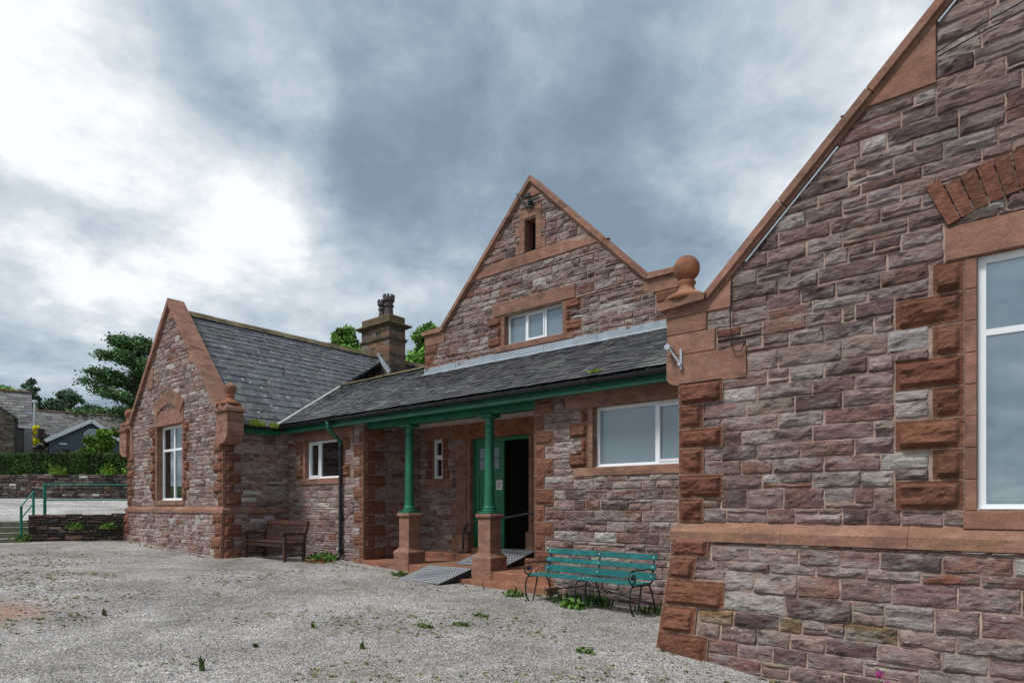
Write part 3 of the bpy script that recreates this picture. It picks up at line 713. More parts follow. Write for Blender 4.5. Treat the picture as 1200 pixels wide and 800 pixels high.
for s in (-1, 1):
    X = (lambda d: XL1+d) if s > 0 else (lambda d: XL0-d)
    kn = MB(); c = jit(SAND, .1, rng)
    kn.box(X(-.15), X(.40), YL-.12, YL+.30, 3.42, 3.66, jit(SAND, .12, rng), .01)
    kn.box(X(-.15), X(.395), YL-.117, YL+.297, 3.663, 3.90, jit(SAND, .12, rng), .01)
    # curved corbel below
    prof = [(-.15, 3.418)]+[(.40-.36*(1-math.cos(t)), 3.418-.30*math.sin(t)) for t in [math.pi/2*i/6 for i in range(0, 7)]]+[(-.15, 3.118)]
    kn.prism([(X(a), z) for a, z in prof], YL-.12, YL+.30, jit(SAND, .12, rng))
    kn.box(X(-.20), X(.45), YL-.17, YL+.35, 3.90, 3.95, c, .012)
    kn.box(X(-.17), X(.42), YL-.14, YL+.32, 3.95, 4.0, c, .02)
    kn.prism([(X(-.15), 4.0), (X(.40), 4.0), (X(.30), 4.10), (X(-.02), 4.12)], YL-.10, YL+.28, c)
    kb = part(kn, 'kneeler', 'sand')
    bf = MB(); finial(bf, (X(.14), YL+.09, 4.09), .98); sub(bf, 'ball_finial', 'sand', kb, smooth=True)
window(FL, w0, w1, wz0, wz1, [(0, .48, [.68], False), (.48, 1, [.68], False)], rec=.15, fr=.07)
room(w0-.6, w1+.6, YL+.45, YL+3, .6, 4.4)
cb = MB(); cb.tube([(w1+.1, YL-.04, 3.46), (-16.6, YL-.045, 3.40), (-15.6, YL-.05, 3.46), (-15.3, YL-.13, 3.5)], .008, 6); part(cb, 'cable', 'black')

# ======== recessed front, left and right of the porch
YW = 9.1; rng = random.Random(21)
PX0, PX1 = -12.13, -7.06; YB = 10.85; ZF = 3.56
FW = FY(YW)
sand = MB(); rock = MB(); H = []
a0_, a1_, c0_, c1_ = -14.57, -13.05, 2.30, 3.26
H += surround(sand, rock, FW, a0_, a1_, c0_, c1_, rng, lint=.26, lw=.55, sill=.15, sw=.22, wide=.42, nar=.20, rows=3, start=0)
b0_, b1_, e0_, e1_ = -5.82, -4.12, 2.26, 3.28
H += surround(sand, rock, FW, b0_, b1_, e0_, e1_, rng, lint=.28, lw=.55, sill=.15, sw=.38, wide=.48, nar=.24, rows=4, start=0)
for e, s, ph, ws_ in ((PX0, -1, 0, (.36, .15)), (PX1, 1, 0, (.42, .22))):
    rock.grp('corner_stones'); z = .1 if s < 0 else .05; k = ph
    while z < 3.3:
        hgt = rng.choice((.26, .30, .24)); wd = ws_[k % 2]
        if z+hgt > 3.5: hgt = 3.5-z
        a, b = (e-wd, e) if s < 0 else (e, e+wd)
        quoin(rock, FW, a, b, z, z+hgt, rng, res=.04, proud=.02, relief=.028); H.append((a, b, z, z+hgt)); z += hgt; k += 1
st = MB(); masonry(st, FW, XL1, PX0, 0, 3.62, H, rng, PALLEFT, res=.05, openings=[(a0_-.02, a1_+.02, c0_, c1_+.05)], relief=.02, hs=(1, 2, 2, 3), ws=(3, 7)); part(st, 'front_wall', ['stone', 'mortar'])
st = MB(); masonry(st, FW, PX1, XC, -.2, 3.62, H, rng, PAL, res=.04, openings=[(b0_-.02, b1_+.02, e0_, e1_+.05)], relief=.032, hs=(2, 2, 3, 3, 2), ws=(4, 8)); part(st, 'front_wall', ['stone', 'mortar'])
window(FW, a0_, a1_, c0_, c1_, [(0, .34, [], True), (.34, 1, [], False)], rec=.10, behind='curtain')
window(FW, b0_, b1_, e0_, e1_, [(0, .66, [], False), (.66, 1, [], True)], rec=.13, pane='frost', behind=None)
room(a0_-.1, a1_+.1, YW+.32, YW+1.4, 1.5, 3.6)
# porch: left return wall, back wall
FP = frame_of((PX0, 0, 0), (0, 1, 0), (1, 0, 0)); Hp = []; rock.grp('corner_stones')
z = .30; k = 1
while z < 3.3:
    hgt = rng.choice((.28, .32, .26)); wd = (.32, .62)[k % 2]
    if z+hgt > 3.5: hgt = 3.5-z
    quoin(rock, FP, YW, YW+wd, z, z+hgt, rng, res=.04, proud=.02, relief=.028); Hp.append((YW, YW+wd, z, z+hgt)); z += hgt; k += 1
st = MB(); masonry(st, FP, YW, YB, .2, 3.62, Hp, rng, PAL, res=.05, relief=.02, hs=(1, 2, 2, 3), ws=(3, 8)); part(st, 'porch_side_wall', ['stone', 'mortar'])
FPr = frame_of((PX1, 0, 0), (0, 1, 0), (-1, 0, 0)); st = MB(); masonry(st, FPr, YW, YB, .1, 3.62, [], rng, PAL, res=.1, relief=.015); part(st, 'porch_side_wall', ['stone', 'mortar'])
FB = FY(YB); Hb = []
rock.grp('jamb_stones'); s0, s1, sz0, sz1 = -11.66, -11.30, 2.27, 3.26           # slit window beside the door
for (u0, u1, z0, z1) in ((-11.95, -11.02, sz1, 3.56), (-11.9, -11.02, sz0-.25, sz0)):
    sand.grp('lintel' if z0 > 3 else 'window_sill'); ashlar(sand, FB, u0, u1, z0, z1, .02, .2, rng=rng); Hb.append((u0, u1, z0, z1))
for r in range(4):
    q = (sz1-sz0)/4
    for (u0, u1) in ((s0-(.25, .16)[r % 2], s0), (s1, s1+(.28, .2)[r % 2])):
        rock.grp('jamb_stones'); sand.grp('window_jamb')
        (quoin(rock, FB, u0, u1, sz0+r*q, sz0+(r+1)*q, rng, proud=.01, relief=.02)); ashlar(sand, FB, u0 if u1 != s0 else s0-.03, u1 if u0 != s1 else s1+.03, sz0+r*q, sz0+(r+1)*q, .005, .2, rng=rng)
        Hb.append((u0, u1, sz0+r*q, sz0+(r+1)*q))
window(FB, s0, s1, sz0, sz1, [(0, 1, [.55], True)], rec=.06, fr=.045, behind=None); room(s0-.05, s1+.05, YB+.24, YB+.9, 1.9, 3.4)
sand.grp('door_surround'); D0, D1, DZ0, DZ1 = -10.34, -8.58, .62, 3.19            # door opening
z = .5
for (hgt, wd) in ((.42, .62), (.42, .48), (.40, .66), (.45, .48), (.45, .48), (.45, .5)):
    ashlar(sand, FB, D0-wd, D0-.26, z, min(z+hgt, DZ1), .02, .2, rng=rng); Hb.append((D0-wd, D0, z, z+hgt)); z += hgt
z = .5
for hgt in (.42, .42, .40, .45, .45, .45):
    ashlar(sand, FB, D1+.10, D1+.42, z, min(z+hgt, DZ1), .02, .2, rng=rng); Hb.append((D1, D1+.42, z, z+hgt)); z += hgt
ashlar(sand, FB, -10.98, -8.1, DZ1+.003, 3.56, .02, .2, col=(.27, .12, .065), rng=rng); Hb.append((-10.98, -8.1, DZ1, 3.56))
# moulded jambs: three reeds stepping into the reveal
for s, e in ((-1, D0), (1, D1)):
    ws_ = ((.20, .26, .028), (.13, .20, .045), (.06, .13, .02), (0, .06, .034)) if s < 0 else ((.0, .1, .03),)
    for (a, b, hh) in ws_:
        x0_, x1_ = (e-b, e-a) if s < 0 else (e+a, e+b)
        sand.box(x0_, x1_-.002, YB-hh, YB+.30, .95, DZ1-.002, jit(SAND, .05, rng), .012)
sand.box(D0-.30, D0+.02, YB-.14, YB+.30, .50, .95, jit(SAND, .08, rng), .03); sand.box(D0-.33, D0-.0, YB-.10, YB-.02, .951, 1.0, jit(SAND, .08, rng), .02)
sand.box(D1-.05, D1+.20, YB-.10, YB+.30, .50, 1.05, jit(SAND, .08, rng), .03)
sand.parts('sand', HALL); rock.parts('sandrock', HALL)
st = MB(); masonry(st, FB, PX0, PX1, .3, 3.56, Hb, rng, PALLEFT, res=.05, openings=[(s0, s1, sz0, sz1), (D0, D1, .3, DZ1)], relief=.018, hs=(1, 2, 2), ws=(3, 8)); part(st, 'porch_back_wall', ['stone', 'mortar'])
# carved date on the lintel
def text(body, size, M_, name, mat, parent, ext=.002, align='CENTER'):
    cu = bpy.data.curves.new('t', 'FONT'); cu.body = body; cu.size = size; cu.extrude = ext; cu.align_x = align; cu.align_y = 'CENTER'
    to = bpy.data.objects.new('t', cu); COL.objects.link(to); dg = bpy.context.evaluated_depsgraph_get()
    me = bpy.data.meshes.new_from_object(to.evaluated_get(dg)); bpy.data.objects.remove(to)
    me.transform(M_); me.name = name; me.materials.clear(); me.materials.append(MT[mat])
    o = bpy.data.objects.new(name, me); COL.objects.link(o); o.parent = parent
    if parent.type == 'EMPTY' and parent == HALL: o.location = -HALL.location
    return o
RX = Matrix.Rotation(R(90), 4, 'X')
for body, x, z in (('19', -10.16, 3.37), ('25', -8.72, 3.38)):
    text(body, .19, Matrix.Translation((x, YB-.021, z)) @ RX, 'carved_numeral', 'carve', HALL)
for x in (-10.16, -8.72):
    cv = MB(); cv.tube([(x+.17*math.cos(t)*(1.1), YB-.021, 3.375+.135*math.sin(t)) for t in [math.pi*(.25+1.2*i/14) for i in range(15)]], .010, 5); part(cv, 'carved_ornament', 'carve')
cv = MB(); cv.tube([(-9.33, YB-.021, 3.46), (-9.20, YB-.021, 3.46), (-9.20, YB-.021, 3.29), (-9.33, YB-.021, 3.29)], .006, 5)
part(cv, 'carved_ornament', 'carve')
# doors
YD = YB+.12
lf = MB(); lf.box(D0+.06, D0+.94, YD, YD+.05, DZ0+.02, 3.10, bev=.006)
for x in (D0+.12, D0+.96-.13): pass
for i in range(1, 5): lf.box(D0+.06+i*.176-.004, D0+.06+i*.176+.004, YD-.004, YD, DZ0+.12, 2.30)
for (a, b, c, d) in ((.06, .94, DZ0+.02, DZ0+.2), (.06, .16, DZ0+.2, 3.1), (.84, .94, DZ0+.2, 3.1), (.16, .84, 2.30, 2.42), (.16, .84, 2.98, 3.1)): lf.box(D0+a, D0+b, YD-.02, YD-.001, c, d, bev=.004)
df = part(lf, 'door', 'doorgreen')
gl = MB()
for (a, b) in ((.18, .46), (.52, .80)):
    for (c, d) in ((2.46, 2.69), (2.72, 2.95)): gl.box(D0+a, D0+b, YD-.012, YD-.003, c, d)
sub(gl, 'door_pane', 'darkpane', df)
pp = MB(); pp.box(D0+.72, D0+.90, YD-.028, YD-.022, 1.98, 2.20); pp.box(D0+.745, D0+.875, YD-.031, YD-.0285, 2.13, 2.15, mi=1)
for i in range(4): pp.box(D0+.745, D0+.875-.02*(i % 2), YD-.031, YD-.0285, 2.02+.025*i, 2.03+.025*i, mi=1)
sub(pp, 'notice', ['paper', 'ink'], df)
fr = MB()
fr.box(D0, D0+.058, YD-.03, YD+.08, DZ0, DZ1, bev=.004); fr.box(D0+.06, D1-.002, YD-.03, YD+.08, 3.104, DZ1-.002, bev=.004); fr.box(D1-.05, D1, YD-.03, YD+.08, DZ0, 3.10, bev=.004)
part(fr, 'door_frame', 'doorgreen')
# second leaf swung inwards, dark
l2 = MB(); l2.box(D1-.10, D1-.05, YD+.1, YD+.85, DZ0+.02, 3.08, bev=.004)
for i in range(5): l2.box(D1-.105, D1-.10, YD+.2+i*.12, YD+.24+i*.12, 1.2, 2.6)
part(l2, 'inner_door', 'darkwood')
room(D0, D1, YD+.06, YD+3.2, .61, 3.25, 'hallway', surf('hall_plaster', (.16, .13, .10), .8, .1, 3, 0))
ph = MB(); 
for i in range(7): ph.box(-9.15+i*.09, -9.11+i*.09, YD+1.9, YD+1.93, 1.4+.02*(i % 2), 2.1); 
ph.box(-9.3, -8.6, YD+1.92, YD+1.95, 1.95, 2.05)
part(ph, 'coat_rack', 'darkwood')
# porch floor and steps, all in red sandstone
stp = MB(); rs = random.Random(3)
def slab(x0, x1, y0, y1, z0, z1, n):
    xs = [x0+(x1-x0)*i/n for i in range(n+1)]
    for a, b in zip(xs[:-1], xs[1:]): stp.box(a+.003, b-.003, y0, y1, z0, z1, jit((.27, .125, .08), .12, rs), .012)
slab(-12.55, -6.55, 8.78, 9.4, -.1, .185, 4)
slab(PX0+.02, -6.70, 9.05, YB+.1, 0, .345, 4)
slab(PX0+.03, PX1-.03, 10.40, YB+.2, .1, .50, 3)
slab(D0, D1, YB-.02, YD+.3, .3, .62, 1)
part(stp, 'porch_steps', 'sand')
# columns on stone pedestals
def ccol(x):
    y = 9.28
    ped = MB(); c = jit(SAND, .05, rs)
    ped.box(x-.25, x+.25, y-.25, y+.25, .15, .55, c, .01)
    ped.lathe([(.25, .552), (.25, .60), (.19, .66), (.165, .70)], (x, y, 0), 4, c, sq=True)
    ped.box(x-.162, x+.162, y-.162, y+.162, .69, 1.37, jit(SAND, .05, rs), .008)
    ped.box(x-.205, x+.205, y-.205, y+.205, 1.372, 1.45, jit(SAND, .08, rs), .02)
    p = part(ped, 'pedestal', 'sand')
    cm = MB()
    cm.box(x-.17, x+.17, y-.17, y+.17, 1.452, 1.49, bev=.008)
    cm.lathe([(.15, 1.49), (.155, 1.51), (.15, 1.53), (.125, 1.545), (.135, 1.56), (.135, 1.575), (.112, 1.60), (.105, 1.66), (.10, 2.0), (.093, 2.7), (.085, 3.13), (.095, 3.14), (.105, 3.16), (.095, 3.18), (.085, 3.19), (.088, 3.28), (.12, 3.33), (.16, 3.345)], (x, y, 0), 24)
    cm.box(x-.17, x+.17, y-.15, y+.15, 3.345, 3.40, bev=.008)
    part(cm, 'column', 'green', smooth=False)
for x in (-10.72, -8.34): ccol(x)
bm_ = MB(); bm_.box(PX0+.02, PX1-.02, 9.18, 9.42, 3.402, 3.53, bev=.01); bm_.box(PX0+.02, PX1-.02, 9.14, 9.46, 3.535, 3.60, bev=.008); part(bm_, 'porch_beam', 'green')
ce = MB(); ce.box(PX0, PX1, 9.461, YB, 3.565, 3.60); part(ce, 'porch_ceiling', 'whitewood')
ce = MB(); ce.box(XL1+.2, XC-.28, 8.86, 9.13, 3.602, 3.64); part(ce, 'eaves_soffit', 'green')
hr = MB()
hr.tube([(-9.98, 10.22, .62), (-9.98, 10.22, .9), (-9.96, 10.22, 1.05), (-9.90, 10.215, 1.15), (-9.80, 10.2, 1.20), (-9.6, 10.18, 1.23), (-8.7, 10.0, 1.34), (-7.7, 9.8, 1.47), (-7.3, 9.72, 1.49), (-7.1, 9.68, 1.49)], .024, 10); part(hr, 'handrail', 'iron', smooth=True)
# ramps resting on the steps
def ramp(label, P, name='checker_plate_ramp'):
    """P: front left, front right, back right, back left corners (top surface)"""
    c = sum((Vector(p) for p in P), Vector())/4; t = thing(name, label, 'ramp', (c.x, c.y, min(p[2] for p in P)-.02), 0, 'checker plate ramps')
    P = [Vector(p) for p in P]; mb = MB(); d = Vector((0, 0, .012))
    mb.add(P+[p-d for p in P], [(0, 1, 2, 3), (7, 6, 5, 4), (0, 4, 5, 1), (1, 5, 6, 2), (2, 6, 7, 3), (3, 7, 4, 0)])
    nu, nv = 18, 11; nr = (P[1]-P[0]).cross(P[3]-P[0]).normalized()
    for i in range(nu):
        for j in range(nv):
            u, v = (i+.5)/nu, (j+.5)/nv; p = (P[0]*(1-u)+P[1]*u)*(1-v)+(P[3]*(1-u)+P[2]*u)*v
            e1 = (P[1]-P[0]).normalized(); e2 = (P[3]-P[0]).normalized(); a = (e1+e2 if (i+j) % 2 else e1-e2).normalized(); b = nr.cross(a)
            mb.add([p+a*.030+nr*.001, p+b*.015+nr*.001, p-a*.030+nr*.001, p-b*.015+nr*.001, p+nr*.006], [(0, 1, 4), (1, 2, 4), (2, 3, 4), (3, 0, 4)], mi=1)
    mb.build('plate', ['plate', 'platebump'], t)
    for a, b in ((P[0], P[3]), (P[1], P[2])):
        sb = MB(); zl = min(a.z, b.z)-.03
        q = [a-d*1.2, b-d*1.2, Vector((b.x, b.y, b.z-.16)), Vector((a.x, a.y, a.z-.03))]; w_ = Vector((.02, 0, 0))
        sb.add(q+[v-w_ for v in q], [(0, 1, 2, 3), (7, 6, 5, 4)]+[(i, (i+1) % 4, (i+1) % 4+4, i+4) for i in range(4)])
        sb.build('side_skirt', 'rubber', t)
ramp('metal checker plate ramp lying from the gravel up onto the first porch step', [(-9.83, 8.22, .155), (-8.68, 8.22, .14), (-8.62, 9.08, .37), (-9.86, 9.08, .37)])
ramp('metal checker plate ramp lying just outside the open green door', [(-9.75, 9.72, .365), (-8.35, 9.72, .365), (-8.35, 10.80, .65), (-9.75, 10.80, .65)])

# ======== middle gable standing above the porch roof
YG = 11.1; xm, zm, kM = -8.70, 8.96, 1.0; XG0, XG1 = -12.2, -5.2; rng = random.Random(31)
FG = FY(YG); sand = MB(); rock = MB(); H = []
m0, m1, mz0, mz1 = -9.50, -7.87, 5.31, 6.01
H += surround(sand, rock, FG, m0, m1, mz0, mz1, rng, lint=.30, lw=.34, sill=.14, sw=.30, wide=.50, nar=.24, rows=3, start=0, depth=.2)
ashlar(sand, FG, xm-1.98, xm+1.98, 7.03, 7.28, .03, rng=rng) if False else None
sand.grp('stone_band'); xs_ = [xm-2.0, xm-1.1, xm-.2, xm+.75, xm+2.0]
for a, b in zip(xs_[:-1], xs_[1:]):
    za1, zb1 = min(7.28, zm-abs(a-xm)-.1), min(7.28, zm-abs(b-xm)-.1)
    sand.prism([(a+.002, 7.03), (b-.002, 7.03), (b-.002, max(7.04, zb1)), (a+.002, max(7.04, za1))], YG-.03, YG+.05, jit(SAND, .1, rng))
H.append((xm-2.1, xm+2.1, 7.03, 7.28))
sand.grp('slit_surround'); v0, v1, vz0, vz1 = -8.89, -8.58, 7.29, 8.05
for (a, b, c, d) in ((v0-.16, v1+.16, vz1, vz1+.22), (v0-.16, v0, vz0, vz1), (v1, v1+.16, vz0, vz1)):
    ashlar(sand, FG, a, b, c, d, .03, .3, rng=rng); H.append((a, b, c, d))
for (a, b) in ((v0-.27, v0-.16), (v1+.16, v1+.27)):
    for (c, d) in ((7.29, 7.52), (7.70, 7.90)): ashlar(sand, FG, a, b, c, d, .028, rng=rng); H.append((a, b, c, d))
rm = MB(); rm.box(v0-.05, v1+.05, YG+.28, YG+.33, 7.2, 8.2); part(rm, 'slit_opening', 'dark')
sand.grp('apex_stone'); sand.prism([(xm-.26, 8.50), (xm+.26, 8.50), (xm, 8.76)], YG-.03, YG+.05, jit(SAND, .1, rng))
for s in (-1, 1):
    e = XG0 if s < 0 else XG1; q = lambda d: e-s*d; sand.grp('kneeler_stones'); rock.grp('corner_stones')
    a, b = sorted((q(0), q(.72)))
    sand.prism([(q(0), 5.72), (q(.72), 5.72), (q(.72), 6.05), (q(.50), 5.98), (q(0), 5.98)], YG-.03, YG+.3, jit(SAND, .08, rng)); H.append((a, b, 5.72, 6.2))
    for (z0_, z1_, wd) in ((4.95, 5.2, .5), (5.2, 5.46, .3), (5.46, 5.72, .46)):
        a, b = sorted((q(0), q(wd))); quoin(rock, FG, a, b, z0_, z1_, rng, relief=.025, proud=.02); H.append((a, b, z0_, z1_))
st = MB(); masonry(st, FG, XG0, XG1, 4.9, 8.8, H, rng, PAL, res=.055, openings=[(m0-.02, m1+.02, mz0, mz1), (v0, v1, vz0, vz1)], inside=lambda u, z: z < zm-.12-abs(u-xm) or (z < 6.0 and z < 6.0), relief=.034, hs=(1, 2, 2, 3), ws=(3, 8))
part(st, 'upper_gable_wall', ['stone', 'mortar'], clip=None)
sand.parts('sand', HALL); rock.parts('sandrock', HALL)
cp = MB(); coping(cp, YG, xm, zm, kM, 2.90, yfront=.09, yback=.30, th=.09, segs=3, rng=rng)
for s in (-1, 1):
    e = XG0-.05 if s < 0 else XG1+.05; i_ = xm+s*2.86
    cp.prism([(e, 5.985), (i_, 5.985), (i_+s*.02, 6.10), (e, 6.08)], YG-.09, YG+.3, jit(SAND, .1, rng))
part(cp, 'coping', 'sand')
window(FG, m0, m1, mz0, mz1, [(0, .335, [], False), (.335, .665, [], True), (.665, 1, [], False)], rec=.13, pane='frost', behind=None)
bk = MB(); bk.box(XG0+.01, XG1-.01, YG+.35, YG+.4, 3.6, 5.2); bk.box(XG0+.01, XG0+.3, YG+.06, YG+1.6, 3.3, 4.98); bk.box(XG1-.3, XG1-.01, YG+.06, YG+1.6, 3.3, 4.98); part(bk, 'side_walls', 'stone')
# security lamp and cable under the apex
sl = MB(); sl.box(-8.76, -8.66, YG-.10, YG-.03, 8.30, 8.42, bev=.01); sl.box(-8.80, -8.64, YG-.17, YG-.10, 8.42, 8.52, bev=.02); sl.beam((-8.70, YG-.12, 8.36), (-8.34, YG-.2, 8.30), .03, .03)
sl.tube([(-9.06, YG-.09, 8.64), (-8.95, YG-.12, 8.52), (-8.84, YG-.12, 8.38), (-8.78, YG-.10, 8.27), (-8.62, YG-.06, 8.24)], .022, 8); part(sl, 'security_lamp', 'iron')

# ======== roofs
def slates(name, O, ax, upv, width, length, mat, rng, e0=.20, e1=.12, w0=.34, w1=.22, clip=None, col=(.092, .095, .106), parent=None, th=.012):
    """O: eaves corner, ax along the eaves, upv up the slope"""
    O = Vector(O); ax = Vector(ax).normalized(); upv = Vector(upv).normalized(); nr = ax.cross(upv).normalized()
    if nr.z < 0: nr = -nr
    mb = MB(); t = 0; k = 0
    mb.add([O-nr*.03, O+ax*width-nr*.03, O+ax*width+upv*length-nr*.03, O+upv*length-nr*.03], [(0, 1, 2, 3)], (.03, .03, .035))
    while t < length:
        f = t/length; e = e0+(e1-e0)*f; wa = w0+(w1-w0)*f; u = -rng.uniform(0, wa)
        while u < width:
            ww = wa*rng.uniform(.75, 1.25); a, b = max(u, 0)+.005, min(u+ww, width)-.005
            if b-a > .03:
                t0 = t+rng.uniform(-.008, .008); t1 = min(t+e*1.7, length-.002)
                if t1 < t0+.02: break
                l0 = .020+rng.uniform(0, .012); l1 = .001; tw = rng.uniform(-.004, .004)
                P = lambda uu, tt, hh: O+ax*uu+upv*tt+nr*hh
                cut = rng.random() < .06; d = rng.uniform(.01, .03) if cut else 0
                vs = [P(a, t0+d, l0+tw), P(b, t0, l0-tw), P(b, t1, l1), P(a, t1, l1), P(a, t0+d, l0+tw-th), P(b, t0, l0-tw-th)]
                c = jit(col, .26, rng)
                if rng.random() < .12: c = tuple(x*1.25 for x in c)
                mb.add(vs, [(0, 1, 2, 3), (4, 5, 1, 0), (0, 3, 4), (1, 5, 2)], c)
            u += ww
        t += e; k += 1
    return part(mb, name, mat, parent, clip=clip)
rng = random.Random(77)
# left wing roof: ridge runs back from the gable
RZ, RXx = 7.06, -18.55; EZ, EX = 3.62, -15.16; EY = 8.68; EZ2 = 3.70; LK = 1.70/3.18
valley_co = Vector((EX, EY+(EZ-EZ2)/LK, 0)); # vertical plane where the two slopes meet
kl = (RZ-EZ)/(EX-RXx)
# lean-to z = EZ2+LK*(y-EY); left z = EZ+kl*(EX-x); difference gradient:
gv = Vector((kl, LK, 0)); d0 = EZ2-LK*EY-EZ-kl*EX      # lean - left = LK*y + kl*x + d0
pt = Vector((EX, -(d0+kl*EX)/LK, 0)); gn_ = gv.normalized()
slr = Vector((RXx-EX, 0, RZ-EZ))
rl = slates('wing_roof', (EX, YL+.30, EZ), (0, 1, 0), slr, 2.2, slr.length, 'slate', rng, .33, .17, .54, .34)
rl = slates('wing_roof', (EX, YL+2.50, EZ), (0, 1, 0), slr, 9.5, slr.length, 'slate', rng, .33, .17, .54, .34, clip=[(pt, gn_)])
rl = slates('wing_roof', (RXx*2-EX, YL+.30, EZ), (0, 1, 0), (EX-RXx, 0, RZ-EZ), 11.7, slr.length, 'slate', rng, .25, .25, .5, .5)
ur = Vector((0, 3.22, 3.22*LK))
slates('porch_roof', (-18, EY, EZ2), (1, 0, 0), ur, 5.8, ur.length, 'slate2', rng, .155, .10, .30, .22, clip=[(pt, -gn_)], col=(.078, .078, .086))
slates('porch_roof', (-12.2, EY, EZ2), (1, 0, 0), (0, YG+.02-EY, (YG+.02-EY)*LK), 8.95, math.hypot(YG+.02-EY, (YG+.02-EY)*LK), 'slate2', rng, .155, .10, .30, .22, col=(.078, .078, .086))
slates('porch_roof', (-5.2, YG+.02, EZ2+(YG+.02-EY)*LK), (1, 0, 0), ur, 2.0, 1.0, 'slate2', rng, .12, .10, .26, .22, col=(.078, .078, .086))
slates('upper_roof', (XG0-.1, YG+.28, 5.0), (0, 1, 0), (3.6, 0, 3.55), 1.3, 5.05, 'slate', rng, .3, .25, .5, .5)
slates('upper_roof', (XG1+.1, YG+.28, 5.0), (0, 1, 0), (-3.6, 0, 3.55), 1.3, 5.05, 'slate', rng, .2, .15, .4, .3)
slates('wing_roof', (XC-.1, YR+.33, 3.52), (0, 1, 0), (1, 0, 1), 8, 5.05, 'slate', rng, .3, .25, .5, .5)
slates('wing_roof', (3.9, YR+.33, 3.52), (0, 1, 0), (-1, 0, 1), 8, 5.05, 'slate', rng, .3, .25, .5, .5)
def ridge(name, a, b, r=.085, step=.42, mat='moss', flat=None):
    a = Vector(a); b = Vector(b); mb = MB(); n = int((b-a).length/step); d = (b-a)/n; x = d.normalized(); y = Vector((0, 0, 1)).cross(x).normalized(); zv = x.cross(y)
    for i in range(n):
        p = a+d*i; wob = Vector((0, 0, random.uniform(-.014, .014))); vs = []
        for e in (p+wob, p+d*.985+wob*.4):
            for k in range(7): o_, h_ = ((-.17, -.155), (-.11, -.085), (-.05, -.015), (0, .025), (.05, -.015), (.11, -.085), (.17, -.155))[k]; vs.append(e+y*o_+zv*(h_*(1 if flat is None else flat)+.045))
        fs = [(k, k+1, k+8, k+7) for k in range(6)]+[tuple(range(7)), tuple(range(13, 6, -1))]
        mb.add(vs, fs, jit((.17, .13, .085), .25))
    return part(mb, name, mat)
ridge('ridge_tiles', (RXx, YL+.32, RZ+.02), (RXx, YL+11.5, RZ+.02))
ridge('ridge_tiles', (-16.92, EY+3.2, 5.42), (-12.22, EY+3.2, 5.42), flat=.5)
# lime fillet down the valley, lead flashing along the gable
vd = []
for q in (0, 1):
    y = EY+.02 if q == 0 else EY+3.15; x = -(d0+LK*y)/kl; vd.append(Vector((x, y, EZ2+LK*(y-EY)+.03)))
fl = MB()
for i in range(14):
    a = vd[0].lerp(vd[1], i/14); b = vd[0].lerp(vd[1], (i+1)/14); fl.beam(a, b, .09+.03*random.random(), .025, bev=.004)
part(fl, 'valley_fillet', 'limeline')
fz = EZ2+LK*(YG-EY)
fl = MB(); xs_ = [XG0]
while xs_[-1] < XG1: xs_.append(min(XG1, xs_[-1]+random.uniform(1.0, 1.6)))
for a, b in zip(xs_[:-1], xs_[1:]): fl.box(a, b-.006, YG-.045, YG-.02, fz-.02, fz+.15, bev=.004); fl.prism([(a, 0), (b-.006, 0), (b-.006, .008), (a, .008)], 0, .001) if False else None
for a, b in zip(xs_[:-1], xs_[1:]):
    P = [(a, YG-.03, fz+.02), (b-.006, YG-.03, fz+.02), (b-.006, YG-.13, fz-.05+.01), (a, YG-.13, fz-.05+.01)]
    fl.add(P+[(x, y, z-.008) for x, y, z in P], [(0, 1, 2, 3), (7, 6, 5, 4)]+[(i, (i+1) % 4, (i+1) % 4+4, i+4) for i in range(4)])
part(fl, 'lead_flashing', 'lead')
# fascias and gutters
fc = MB(); fc.box(EX+.08, XC-.16, EY+.13, EY+.18, 3.50, 3.64, bev=.005); fc.box(EX+.08, XC-.16, EY+.07, EY+.128, 3.475, 3.53, bev=.01)
part(fc, 'fascia', 'green'); fc = MB(); fc.box(XL1+.10, XL1+.15, YL+.34, EY+.12, 3.44, 3.60, bev=.005); part(fc, 'fascia', 'green')
gt = MB()
def gutter(a, b, r=.068):
    a = Vector(a); b = Vector(b); x = (b-a).normalized(); y = Vector((0, 0, 1)).cross(x); vs = []; n = 8
    for rr in (r, r-.008):
        for e in (a, b):
            for k in range(n+1): t = math.pi+math.pi*k/n; vs.append(e+y*math.cos(t)*rr+Vector((0, 0, math.sin(t)*rr)))
    m = n+1; fs = []
    for k in range(n): fs += [(k, k+1, m+k+1, m+k), (2*m+k+1, 2*m+k, 3*m+k, 3*m+k+1)]
    fs += [(0, m, 3*m, 2*m), (n, 2*m+n, 3*m+n, m+n)]+[(k, 2*m+k, 2*m+k+1, k+1) for k in range(n)]+[(m+k, m+k+1, 3*m+k+1, 3*m+k) for k in range(n)]
    gt.add(vs, fs)
gutter((XL1+.22, YL+.36, 3.62), (XL1+.22, EY+.1, 3.62)); part(gt, 'gutter', 'black'); gt = MB(); gutter((EX+.06, EY, 3.655), (XC-.16, EY, 3.655))
x = EX+1
while x < XC-.4:
    gt.beam((x, EY+.12, 3.66), (x, EY-.07, 3.66), .02, .012); gt.tube([(x+.45, EY-.072, 3.655), (x+.45, EY-.06, 3.60), (x+.45, EY, 3.575), (x+.45, EY+.1, 3.59)], .008, 6); x += .9
part(gt, 'gutter', 'black')
dp = MB(); px_ = -12.93
